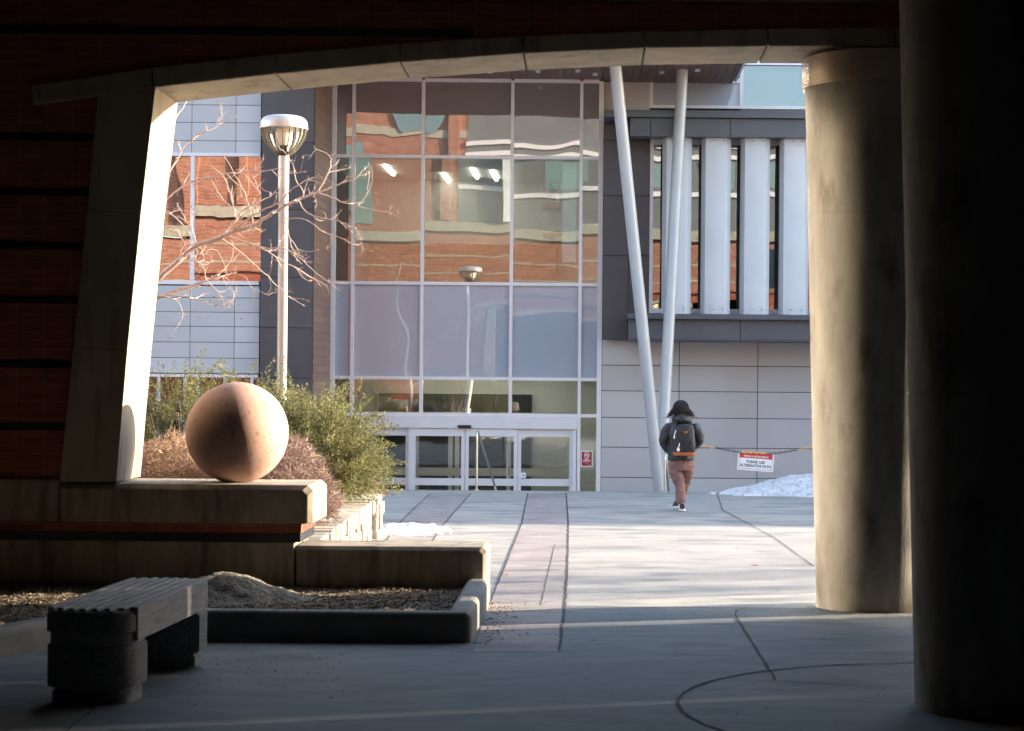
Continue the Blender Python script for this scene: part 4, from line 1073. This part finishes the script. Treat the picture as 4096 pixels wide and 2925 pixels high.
(xa_,za2),(xb_,zb2)=ic(1205,517),ic(1262,524); tag(MB().box(xa_,xb_,IC-.1,IC+.4,zb2,za2).build('shelf',M['indoor_wood'],bevel=.008),'lower wall shelf carrying white bowls behind the upstairs glass','shelf')
vx,vz=XP(1240,440,IC),za_
vz_=thing('vase','white vase holding a leafy bunch on the upper indoor shelf','vase',(vx,IC+.1,vz))
MB().lathe([(.06,vz+.002),(.085,vz+.05),(.085,vz+.17),(.05,vz+.22),(.055,vz+.25)],(vx,IC+.1),18).build('pot',M['white'],vz_,smooth=True)
rnd.seed(31); mb=MB()
for k in range(40): spray(mb,(vx-.05,IC+.1,vz+.22),(rnd.gauss(-.4,.5),rnd.gauss(0,.5),rnd.gauss(.5,.5)),rnd.uniform(.15,.3),2,.05)
mb.build('bunch',M['juniper'],vz_)
bx_=XP(1232,510,IC); tag(MB().lathe([(.03,za2+.002),(.10,za2+.09),(.12,za2+.13)],(bx_,IC+.1),18).build('bowl',M['white'],smooth=True),'white bowl on the lower indoor shelf behind the upstairs glass','bowl')
for (a,b,c_) in ((1045,1085,40.5),(1090,1118,40.9),(980,1010,41.5),(850,880,40.0)):
    xa_=XP(a,390,c_); xb_=xa_+.07; MB().box(xa_,xb_,c_,c_+1.9,zz['a']-.05,zz['a']-.02).build('ceiling_light',M['strip'],eb)
# lobby vestibule frames
VB=41.3
mb=MB()
for px in (800,925,1000,1015,1130,1262): x=XP(px,1000,VB); mb.box(x-.05,x+.05,VB,VB+.06,FL,zz['h'])
z=ZP(1000,1048,VB); mb.box(XP(800,1000,VB),XP(1262,1000,VB),VB-.005,VB+.055,z-.09,z+.09); mb.box(XP(800,1000,VB),XP(1262,1000,VB),VB-.005,VB+.055,zz['h']-.1,zz['h'])
mb.build('vestibule_frame',M['white_wall'],eb)
MB().box(cx[0]-.25,cx[5],FD+.2,IB,zz['c']+.03,zz['c']+.05).build('indoor_ceiling',M['white_wall'],eb)
MB().box(cx[0]-.25,cx[5],FD+.1,IB,FL-.02,FL-.005).build('indoor_floor',M['indoor_floor'],eb)
MB().box(XP(840,1000,43.3),XP(1180,1000,43.3),43.35,43.45,FL,zz['h']+.4).build('inner_dark_opening',M['gap'],eb)
for yy in (39.6,42.3): MB().box(-4.4,-.4,yy,yy+.12,zz['c']-.03,zz['c']+.02).build('ceiling_light',M['strip'],eb)  # lobby light strips added to brighten the dark lobby

# ================================================================ V COLUMNS AND HANDRAILS
VD=36.1
def strut(pa,pb,da,db,r,label):
    a=P(*pa,da); b=P(*pb,db); dr=(a-b); b=b-dr*((b.z-FL)/dr.z if dr.z else 0)
    t=thing('leaning_column',label,'column',(b.x,b.y,FL),'pair of leaning steel columns meeting in a V')
    a2=a+dr*((cz_-.002-a.z)/dr.z)
    MB().tube([b,a2],r,28).build('tube',M['pipe'],t,smooth=True)
    MB().lathe([(r+.10,FL),(r+.10,FL+.03),(r+.01,FL+.035),(r+.01,FL+.05)],(b.x,b.y),28).build('base_plate',M['pipe'],t)
strut((1367,152),(1464,1088),35.0,36.1,.118,'pale grey steel tube leaning left, the nearer of the V pair by the doors')
strut((1515,162),(1466,1088),37.3,36.55,.118,'pale grey steel tube leaning right, the farther of the V pair by the doors')
def rail(px,pyt,d,label,back):
    x=XP(px,1000,d); zt4=ZP(px,pyt,d); zb4=min(gz(d),gz(YC))-.0
    t=thing('handrail',label,'handrail',(x,d,zb4))
    r=.021
    pts=smooth([Vector((x,d,zb4-.05)),Vector((x,d,zt4-.16)),Vector((x,d+.02,zt4-.05)),Vector((x,d+.12,zt4)),Vector((x+.03,d+.5,zt4-.14)),Vector((x+.25,d+2.7,zt4-1.3))],6)
    MB().tube(pts,r,12).build('rail',M['steel'],t,smooth=True)
    MB().tube([Vector((x+.22,d+2.4,zt4-1.15)),Vector((x+.22,d+2.4,FL))],r,12).build('post',M['steel'],t,smooth=True)
    MB().lathe([(.05,zb4+.001),(.05,zb4+.012),(.024,zb4+.014)],(x,d),16).build('floor_flange',M['steel'],t)
rail(1059,960,33.6,'stainless handrail at the top of the steps in front of the sliding doors',1)
rail(1477,1008,33.6,'stainless handrail beside the V columns, half hidden by the walking person',1)

# ================================================================ CHAIN AND SIGN
CD=32.6
chain=thing('chain','yellow and black plastic chain strung across the steps and carrying a sign','chain',P(1600,1000,CD))
key=[(1479,962),(1520,977),(1557,988.5),(1600,997),(1641,1004),(1680,1005.5),(1721,1007),(1765,1000),(1810,991),(1850,982)]
CP=smooth([P(a,b,CD) for a,b in key],16)
def runs():
    cuts=[(0,1479,1591,'yellow'),(1,1591,1648,'chainblack'),(2,1648,1706,'yellow'),(3,1706,1776,'chainblack'),(4,1776,1850,'yellow')]
    # resample evenly
    Ls=[0]
    for a,b in zip(CP[:-1],CP[1:]): Ls.append(Ls[-1]+(b-a).length)
    tot=Ls[-1]; pitch=.052; n=int(tot/pitch); pts=[]; j=0
    for i in range(n+1):
        s=i*pitch
        while j<len(Ls)-2 and Ls[j+1]<s: j+=1
        pts.append(CP[j].lerp(CP[j+1],(s-Ls[j])/(Ls[j+1]-Ls[j])))
    mbs={k[0]:MB() for k in cuts}
    for i in range(n):
        c=(pts[i]+pts[i+1])/2; t=(pts[i+1]-pts[i]).normalized()
        s=Vector((0,1,0)) if i%2 else t.cross(Vector((0,1,0))).normalized()
        pxx=VX+(c.x/CD*FPX)
        k=[q for q in cuts if q[1]<=pxx<q[2]+.001]
        k=k[0][0] if k else (0 if pxx<1500 else 4)
        loop=[]
        for a in range(12):
            an=2*math.pi*a/12; loop.append(c+t*(.034*math.cos(an))+s*(.0165*math.sin(an)))
        loop.append(loop[0]); mbs[k].tube(loop,.0055,5,cap=False)
    for k in cuts: mbs[k[0]].build('yellow_links' if k[3]=='yellow' else 'black_links',M[k[3]],chain,smooth=True)
runs()
def textmesh(s,size,mat,parent,Mx,bold=.0,sx=1.0,name='lettering'):
    cu=bpy.data.curves.new(name,'FONT'); cu.body=s; cu.size=size; cu.align_x='CENTER'; cu.align_y='CENTER'; cu.offset=bold; cu.space_character=1.08
    tmp=bpy.data.objects.new('tmp',cu); C.objects.link(tmp)
    dg=bpy.context.evaluated_depsgraph_get(); dg.update()
    me=bpy.data.meshes.new_from_object(tmp.evaluated_get(dg)); bpy.data.objects.remove(tmp); me.materials.clear(); me.materials.append(mat)
    me.transform(Mx@Matrix.Rotation(R(90),4,'X')@Matrix.Diagonal((sx,1,1,1))); me.name=name
    o=bpy.data.objects.new(name,me); C.objects.link(o); adopt(o,parent); return o
c0=(P(1639,1002,CD)+P(1720,1008.5,CD)+P(1718,1048,CD)+P(1636,1043,CD))/4
W_,H_=.655,.335
sg=thing('hanging_sign','white sign with a red header reading please use alternative path, hung on the chain','sign',c0)
MS=Matrix.Translation(c0+Vector((0,.012,0)))@Matrix.Rotation(R(3.9),4,'Y')
def sp(mb): return mb.xform(MS)
sp(MB().box(-W_/2,W_/2,0,.006,-H_/2,H_/2)).build('board',M['white'],sg)
sp(MB().box(-.3,.3,-.002,-.0005,.055,.155)).build('red_header',M['red'],sg)
mb=MB(); mb.box(-.302,-.297,-.003,-.0005,-.142,.055); mb.box(.297,.302,-.003,-.0005,-.142,.055); mb.box(-.297,.297,-.003,-.0005,-.142,-.136); sp(mb).build('red_border',M['red'],sg)
textmesh('TAKING A WINTER BREAK!',.043,M['white'],sg,MS@Matrix.Translation((0,-.0035,.088)),.0012,.80)
textmesh('PLEASE USE',.068,M['ink'],sg,MS@Matrix.Translation((0,-.002,-.012)),.0018,.9)
textmesh('ALTERNATIVE PATH',.068,M['ink'],sg,MS@Matrix.Translation((0,-.002,-.082)),.0018,.86)
# ================================================================ PERSON
pp=G(1512,1136); PX,PY,PZ=pp.x,pp.y,gz(pp.y)
K=.00126
def q(px,py,y=0): return Vector((PX+(px-505)*K, PY+y, PZ+(1473-py)*K))
person=thing('person','person walking away in a dark padded jacket, dusty rose trousers and a black backpack','person',(PX,PY,PZ))
def ellring(a,rx,ry): return (a.x,a.y,a.z,rx,ry)
def remesh(o,vox,sm=3,disp=None):
    r=o.modifiers.new('fuse','REMESH'); r.mode='VOXEL'; r.voxel_size=vox; r.use_smooth_shade=True
    s=o.modifiers.new('smooth','SMOOTH'); s.factor=.5; s.iterations=sm
    return o
# body: one continuous surface fused from overlapping tapered limbs
mb=MB()
mb.loft([ellring(q(500,935),.145,.10),ellring(q(500,860),.155,.105),ellring(q(500,740),.13,.095),ellring(q(500,600),.15,.10),ellring(q(500,480),.165,.10),ellring(q(500,405),.14,.08),ellring(q(500,375),.06,.06),ellring(q(500,320),.052,.055)])
mb.sphere(q(500,235,.015),.092,20,14,(.85,1.02,1.22))
mb.tube([q(500,245,.10),q(500,238,.125)],[.02,.012],8); 
for s in (-1,1): mb.sphere(q(500+s*64,240,.01),.022,8,6,(.5,.8,1.3))
armL=[q(385,465),q(332,540,-.02),q(306,630,-.02),q(340,715,.09),q(396,755,.19)]
armR=[q(630,465),q(682,540,-.02),q(702,620,-.02),q(662,680,.10),q(606,725,.20)]
for A_ in (armL,armR):
    mb.tube(A_,[.055,.05,.043,.036,.028],10)
    e=A_[-1]; dr=(A_[-1]-A_[-2]).normalized(); w=dr.cross(Vector((0,0,1))).normalized()
    mb.sphere(e+dr*.05,.045,10,8,(.9,1,.55))
    for f in range(4): mb.tube([e+dr*.07+Vector((0,0,(f-1.5)*.019)),e+dr*.11+Vector((0,.012,(f-1.5)*.02)),e+dr*(.135-.008*abs(f-1))+Vector((0,.0,(f-1.5)*.019-.01))],[.010,.009,.007],6)
    mb.tube([e+dr*.03+Vector((0,.0,.03)),e+dr*.06+Vector((0,.02,.055)),e+dr*.085+Vector((0,.02,.06))],[.012,.010,.008],6)
legL=[q(430,930),q(455,1060,.0),q(490,1160,.02),q(497,1260,-.02),q(500,1385,-.04)]
legR=[q(575,930),q(575,1040,.10),q(556,1150,.20),q(530,1260,.28),q(500,1375,.33)]
for Lg in (legL,legR): mb.tube(Lg,[.085,.075,.056,.052,.038],12)
remesh(mb.build('body',M['skin'],person,smooth=True),.014)
# trousers
mb=MB()
mb.loft([ellring(q(500,985),.135,.125),ellring(q(500,930),.178,.135),ellring(q(500,870),.182,.13),ellring(q(500,820),.165,.115)])
mb.tube(smooth([q(428,900),q(440,1000,.0),q(468,1090,.02),q(490,1160,.03),q(497,1260,-.02),q(503,1335,-.05),q(507,1368,-.05)],3),[.104,.103,.102,.101,.099,.096,.092,.087,.083,.081,.079,.078,.076,.075,.074,.073,.073,.076,.080],16)
mb.tube(smooth([q(578,900),q(585,990,.06),q(575,1070,.14),q(556,1150,.22),q(536,1250,.28),q(510,1335,.31),q(500,1352,.31)],3),[.102,.102,.100,.098,.094,.09,.085,.08,.077,.075,.073,.07,.069,.068,.068,.068,.068,.07,.072],16)
for k in range(9):
    rnd.seed(60+k); a=rnd.uniform(0,6.28)
def wrinkle(o,strength,scale,seed):
    t=bpy.data.textures.new('folds','CLOUDS'); t.noise_scale=scale; t.noise_depth=2
    d=o.modifiers.new('folds','DISPLACE'); d.texture=t; d.strength=strength; d.texture_coords='GLOBAL'; d.mid_level=.5
o=remesh(mb.build('trousers',M['pants'],person,smooth=True),.012,2); wrinkle(o,.03,.075,1)
# shoes
def shoe(heel,toe,lift,wd):
    mb=MB(); h=Vector(heel); t=Vector(toe); d=(t-h)
    ax_=d.normalized(); sdv=Vector((ax_.y,-ax_.x,0)).normalized(); up=sdv.cross(ax_); up=up if up.z>0 else -up
    def ring(u,w,hh,z0):
        c=h+d*u; out=[]
        for k in range(14):
            a=2*math.pi*k/14; out.append(c+sdv*(w*math.cos(a))+up*(z0+hh*(.5+.5*math.sin(a))))
        return out
    rs=[ring(u,w,hh,.022) for u,w,hh in ((-.02,.02,.06),(0,.033,.085),(.15,.038,.09),(.35,.038,.085),(.6,.043,.06),(.85,.042,.045),(1,.02,.03))]
    vs=[p for r_ in rs for p in r_]; fs=[]
    for i in range(6):
        for k in range(14): fs.append((i*14+k,i*14+(k+1)%14,(i+1)*14+(k+1)%14,(i+1)*14+k))
    fs.append(tuple(range(13,-1,-1))); fs.append(tuple(range(84,98))); mb.add(vs,fs)
    s_=mb.build('shoe',M['shoe'],person,smooth=True)
    mb=MB(); lo=[];hi=[]
    for u,w in ((-.04,.02),(0,.037),(.2,.042),(.4,.042),(.65,.047),(.9,.044),(1.03,.02)):
        c=h+d*u; lo.append((c+sdv*w,c-sdv*w)); 
    ring0=[a for a,b in lo]+[b for a,b in reversed(lo)]
    n=len(ring0); mb.add([p+up*0 for p in ring0]+[p+up*.028 for p in ring0],[tuple(range(n-1,-1,-1)),tuple(range(n,2*n))]+[(i,(i+1)%n,n+(i+1)%n,n+i) for i in range(n)])
    so=mb.build('sole',M['sole'],s_)
shoe(q(516,1462,-.09),q(516,1478,.18)+Vector((.02,0,.006)),0,.05)
shoe(q(462,1445,.22),q(455,1470,.50),0,.05)
# jacket
mb=MB()
mb.loft([ellring(q(500,868,.0),.193,.145),ellring(q(500,840,.0),.197,.15),ellring(q(500,760,.0),.195,.155),ellring(q(500,640,.0),.195,.16),ellring(q(502,540,0),.2,.155),ellring(q(505,470,0),.205,.14),ellring(q(507,425,0),.178,.115),ellring(q(508,395,0),.125,.10),ellring(q(506,352,0),.085,.085)],24,2.3)
for A_ in ([q(378,452),q(330,520,-.02),q(302,590,-.03),q(300,650,-.01),q(334,718,.07),q(392,775,.18)],[q(638,452),q(682,515,-.02),q(706,575,-.03),q(704,628,.0),q(668,680,.09),q(610,730,.20)]):
    mb.tube(smooth(A_,3),[.074,.077,.079,.080,.080,.080,.079,.079,.078,.077,.075,.073,.070,.067,.063,.060],16)
o=remesh(mb.build('jacket',M['jacket'],person,smooth=True),.014,3); wrinkle(o,.034,.085,2)
# hood: soft folded collar behind the neck
mb=MB()
mb.loft([ellring(q(505,430,-.06),.10,.06),ellring(q(505,410,-.07),.145,.10),ellring(q(503,385,-.065),.152,.12),ellring(q(500,350,-.055),.132,.115),ellring(q(498,315,-.05),.10,.10),ellring(q(498,290,-.05),.06,.07)],24,2.2)
o=remesh(mb.build('hood',M['jacket'],person,smooth=True),.012,3); wrinkle(o,.03,.07,3)
# hair: a cap and loose wind-blown strands
hair=MB()
hair.sphere(tuple(q(495,256)),.118,24,16,(1.0,1.17,1.1))
hair.loft([ellring(q(494,345,.02),.10,.05),ellring(q(494,320,.01),.125,.10),ellring(q(494,262,0),.119,.135)],24)
o=hair.build('hair',M['hair'],person,smooth=True); ss=o.modifiers.new('round','SUBSURF'); ss.levels=1; ss.render_levels=1
rnd.seed(77); st=MB(); hc=q(495,256)
for k in range(900):
    a=rnd.uniform(0,2*math.pi)
    if math.sin(a)>.8: continue
    t0=R(rnd.uniform(4,62)); t1=R(rnd.uniform(82,100)); pts=[]
    def dome(t,a,e=1.0): return hc+Vector((.118*e*math.sin(t)*math.cos(a),.138*e*math.sin(t)*math.sin(a),.130*math.cos(t)))
    for i in range(5): pts.append(dome(t0+(t1-t0)*i/4,a+rnd.gauss(0,.03),1.02+rnd.gauss(0,.008)))
    e=pts[-1]; sx=math.cos(a); l=rnd.uniform(.03,.12)*(1.5 if k%9==0 else 1)
    pts.append(e+Vector((sx*l*.32+rnd.gauss(0,.006),math.sin(a)*.01,-l*.55)))
    pts.append(pts[-1]+Vector((sx*l*(rnd.uniform(.3,.9) if k%9==0 else rnd.uniform(.0,.45))+rnd.gauss(0,.01),rnd.gauss(0,.01),-l*rnd.uniform(.2,.5))))
    st.tube(pts,[.004,.0048,.0048,.0048,.0046,.0035,.001],4)
st.build('hair_strands',M['hair'],o)
# backpack
bpk=thing('backpack','black backpack with an orange base and dangling charms, worn by the walking person','backpack',q(530,800,-.2))
by=-.235
mb=MB()
mb.loft([ellring(q(530,798,by+.02),.155,.075),ellring(q(529,770,by+.005),.165,.095),ellring(q(529,700,by),.164,.105),ellring(q(528,600,by),.158,.10),ellring(q(530,510,by+.01),.145,.088),ellring(q(532,455,by+.03),.115,.07),ellring(q(532,432,by+.05),.075,.045)],28,3.2)
o=remesh(mb.build('pack_body',M['pack'],bpk,smooth=True),.011,2); wrinkle(o,.02,.05,4)
mb=MB()
mb.loft([ellring(q(529,802,by+.01),.150,.080),ellring(q(529,795,by),.163,.098),ellring(q(529,778,by),.169,.106),ellring(q(529,766,by),.170,.108),ellring(q(529,763,by),.166,.104)],28,3.2)
mb.build('base_panel',M['orange'],bpk,smooth=True)
c=q(540,525,by-.088); MB().box(c.x-.027,c.x+.027,c.y-.006,c.y+.03,c.z-.014,c.z+.014).build('label_patch',M['orange'],bpk,bevel=.002)
mb=MB(); mb.tube(smooth([q(415,655,by-.085),q(470,652,by-.118),q(530,655,by-.122),q(590,655,by-.118),q(645,652,by-.085)]),.004,5); mb.build('pocket_zip',M['dark'],bpk)
def charm(pts,lab,w,h):
    mb=MB(); mb.tube(pts,.006,5); e=pts[-1]
    mb.loft([(e.x,e.y,e.z-h,w*.8,.008),(e.x,e.y,e.z-h*.5,w,.010),(e.x,e.y,e.z,w*.6,.008)],12)
    mb.build('charm',M['white'],bpk)
charm([q(425,505,by-.085),q(412,540,by-.09),q(406,566,by-.095)],'',.012,.045)
charm([q(466,652,by-.125),q(460,690,by-.13),q(451,708,by-.135)],'',.022,.05)
for s in (-1,1):
    MB().tube(smooth([q(530+s*85,440,by+.06),q(505+s*85,400,-.10),q(505+s*90,392,.0),q(505+s*95,440,.13)]),.018,8).build('shoulder_strap',M['pack'],bpk,smooth=True)

# ================================================================ UNSEEN SURROUNDINGS AND ADDED THINGS OUTSIDE THE FRAME (they cast the shadows and throw light back)
def sapling(x,y,seed,label,n=7):
    rnd.seed(seed); root=thing('sapling',label,'tree',(x,y,gz(y)),'leafless saplings right of the plaza')
    mb=MB()
    for k in range(n):
        a=rnd.uniform(0,6.28); p=Vector((x+rnd.gauss(0,.22),y+rnd.gauss(0,.22),gz(y)-.05)); d=Vector((math.cos(a)*.22,math.sin(a)*.22,1)); pts=[p]
        for i in range(9):
            d=(d+Vector((rnd.gauss(0,.07),rnd.gauss(0,.07),0))).normalized(); pts.append(pts[-1]+d*.42)
            if i>2:
                for q_ in range(2):
                    t=[pts[-1]]; dd=(d+Vector((rnd.gauss(0,.6),rnd.gauss(0,.6),rnd.gauss(.1,.4)))).normalized()
                    for z in range(4): dd=(dd+Vector((rnd.gauss(0,.12),rnd.gauss(0,.12),.03))).normalized(); t.append(t[-1]+dd*.2)
                    mb.tube(t,[.010,.008,.006,.004,.003],4)
        mb.tube(pts,[.032-.0028*i for i in range(10)],6)
    mb.build('trunk',M['bark'],root)
sapling(8.3,17.2,101,'leafless multi-stemmed sapling right of the plaza, nearest to the arch',13)
sapling(9.6,19.0,102,'leafless multi-stemmed sapling right of the plaza, between two others',13)
sapling(11.5,20.3,103,'leafless multi-stemmed sapling right of the plaza, farthest from the arch',13)
sapling(10.5,15.9,104,'added leafless sapling close to the outer wall, breaking up the sun streak nearer the columns',9)  # this and the next are added to break up the slots' sun streaks
sapling(15.4,14.85,105,'added leafless sapling close to the outer wall, breaking up the sun streak farther from the columns',16)

# added unseen block at left: bronze reflector throws low sun on to the columns
gb=thing('added_reflector_block','added unseen bronze reflector block left of the plaza, throwing sun on to the columns','building',(-24,28,-1))
mg,nt,b=newmat('bronze_reflector'); b.inputs['Base Color'].default_value=(.40,.395,.375,1); b.inputs['Metallic'].default_value=1; b.inputs['Roughness'].default_value=.18
yaw=R(0)
def GBM(mb): return mb.xform(Matrix.Translation((-24,26,0))@Matrix.Rotation(yaw,4,'Z'))
GBM(MB().box(-8,0,-10,22,-1.5,11)).build('block_wall',M['charcoal'],gb)
GBM(MB().quad((.02,-7.4,3.2),(.02,.4,3.2),(.02,.4,10.6),(.02,-7.4,10.6))).build('reflector_pane',mg,gb)
mb=MB()
for k in range(9): mb.box(.021,.08,-10+4*k-.04,-10+4*k+.04,-1,11)
GBM(mb).build('mullion',M['charcoal'],gb)

# ================================================================ LIGHT, SKY, CAMERA
EL,AZ=R(12.5),R(18.5)            # sun comes from the right and slightly beyond
w=bpy.data.worlds.new('World'); scene.world=w; w.use_nodes=True; nt=w.node_tree
bg=nt.nodes['Background']; sky=nt.nodes.new('ShaderNodeTexSky'); sky.sky_type='NISHITA'; sky.sun_disc=False
sky.sun_elevation=EL; sky.sun_rotation=R(90)-AZ; sky.air_density=1.0; sky.dust_density=1.0; sky.ozone_density=.9
nt.links.new(sky.outputs[0],bg.inputs[0]); bg.inputs[1].default_value=.135
sl=bpy.data.lights.new('sun','SUN'); sl.energy=3.1; sl.angle=R(.55); sl.color=(1,.83,.62)
so=bpy.data.objects.new('sun',sl); C.objects.link(so)
tosun=Vector((math.cos(EL)*math.cos(AZ),math.cos(EL)*math.sin(AZ),math.sin(EL)))
so.rotation_euler=tosun.to_track_quat('Z','Y').to_euler(); so.location=(30,20,30)
cam=bpy.data.cameras.new('camera'); co=bpy.data.objects.new('camera',cam); C.objects.link(co)
cam.sensor_fit='HORIZONTAL'; cam.sensor_width=36; cam.lens=36*FPX/2274
cam.shift_x=-(VX-1137)/2274; cam.shift_y=(VY-812)/2274
cam.clip_start=.1; cam.clip_end=2000
co.matrix_world=Matrix.Translation((0,0,CAMZ))@Matrix.Rotation(R(90),4,'X')@Matrix.Rotation(ROLL,4,'Z')
cam.dof.use_dof=True; cam.dof.focus_distance=27; cam.dof.aperture_fstop=6.3
scene.camera=co
scene.view_settings.view_transform='Standard'; scene.view_settings.look='None'; scene.view_settings.gamma=1; scene.view_settings.exposure=2.8
cy=scene.cycles; cy.use_denoising=True
try: cy.denoiser='OPENIMAGEDENOISE'; cy.denoising_input_passes='RGB_ALBEDO_NORMAL'; cy.denoising_prefilter='ACCURATE'
except Exception: pass
cy.max_bounces=10; cy.diffuse_bounces=5; cy.glossy_bounces=5; cy.transparent_max_bounces=16; cy.sample_clamp_indirect=0; cy.blur_glossy=0.0
cy.use_adaptive_sampling=True; cy.adaptive_threshold=.015
